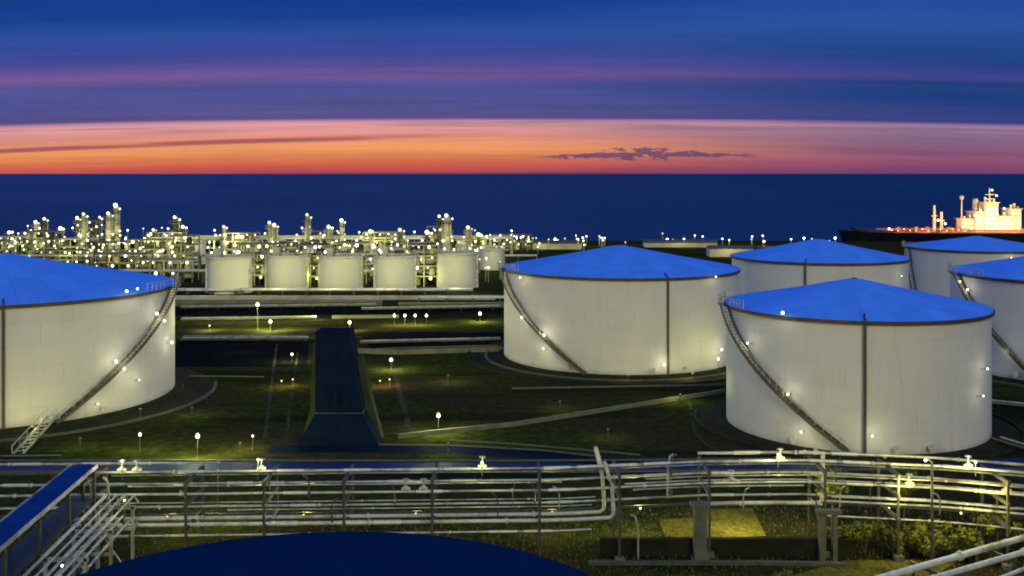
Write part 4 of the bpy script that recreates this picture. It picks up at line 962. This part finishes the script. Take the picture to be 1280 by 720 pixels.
# superstructure blocks
blocks = [(70, 16, 8, 12, 13.5), (75, 11, 12, 14, 17.5), (80, 12, 14, 10, 22.5), (88, 18, 14, 14, 15.0), (94, 9, 12, 9, 19), (110, 14, 12, 12, 16), (118, 12, 12, 12, 22)]
for i, (x_, w_, d_, _, top) in enumerate(blocks):
    s_ = MB().box((x_ + 2, 0, (6.7 + top) / 2), (w_ * .62, d_ + (x_ % 3) * .01, top - 6.7)); s_.box((x_ + 2, 0, top + .16), (w_ * .7, d_ + 2, .3))
    for j in range(3): s_.box((x_ + 2 + w_ * .2 * (j - 1), -d_ * .3, top + .9 + .4 * ((i + j) % 3)), (.9, 1.2, 1.4 + .8 * ((i + j) % 3)))
    s_.build('deckhouse', shipw, sh, smooth=False)
wn = MB()
for (x_, w_, d_, _, top) in blocks:
    z_ = 8.6
    while z_ < top - 1:
        for i in range(int(w_ * .62 / 1.6)):
            wn.box((x_ + 2 - w_ * .31 + .8 + i * 1.6, -d_ / 2 - .06, z_), (.8, .08, .9))
        z_ += 2.7
wn.build('windows', winm, sh, smooth=False)
MB().lathe((77, 2, 17), [(1.7, 0), (1.5, 7), (1.3, 7.6)], 12).build('funnel', creamm, sh)
m_ = MB().tube([(84, 0, 22), (84, 0, 31.0)], .45, 6, .2).bar((81.5, 0, 27), (86.5, 0, 27), .3).bar((82.4, 0, 24.5), (85.6, 0, 24.5), .5); m_.build('radar_mast', shipw, sh)
m_ = MB().tube([(68.5, 0, 13), (68.5, 0, 25)], .5, 6, .3).ball((68.5, 0, 25.3), 1.3, 8); m_.build('satellite_dome', shipw, sh)
for i, (x_, y_, z_, c0, p_) in enumerate(((24, -12, 8.6, lampw, 0), (53, -6, 13, lampw, 0), (57, -6, 11, lampw, 0), (64, -12, 9.5, lampo, 0), (84, -3, 29.5, lampm, 0), (86, -4, 26.5, lampm, 0), (72, -9, 15.8, lampw, 0), (78, -9, 12.3, lampw, 0), (84, -9, 16.6, lampw, 0), (90, -9, 13.5, lampw, 0), (96, -9, 12, lampw, 0), (101, -9, 10, lampm, 0), (112, -8, 17.5, lampm, 0), (88, -9, 19.5, lampm, 0), (75, -9, 18.6, lampm, 0))):
    MB().ball((x_, y_, z_), .55, 8).build('lamp', c0, sh)
for i in range(14): MB().ball((25 + i * 3.3, -13.5, 8.0 + .5 * sin(i * 4)), .36, 6).build('deck_lamp', lampo, sh)
for x_, y_, z_, p_, c0 in ((30, -9, 11, 5000, (1, .35, .1)), (44, -9, 11, 6500, (1, .38, .12)), (58, -9, 12, 7500, (1, .45, .15)), (54, -10, 15, 2000, (1, .9, .6)), (74, -18, 13, 7000, (1, .78, .36)), (85, -18, 15, 8500, (1, .82, .42)), (96, -18, 12, 7500, (1, .72, .3)),
                    (84, -8, 27, 3000, (1, .95, .6)), (112, -18, 14, 8000, (1, .65, .22)), (92, -16, 8.5, 7000, (1, .45, .08))):
    light((x_, y_, z_), p_, c0, .6, sh)
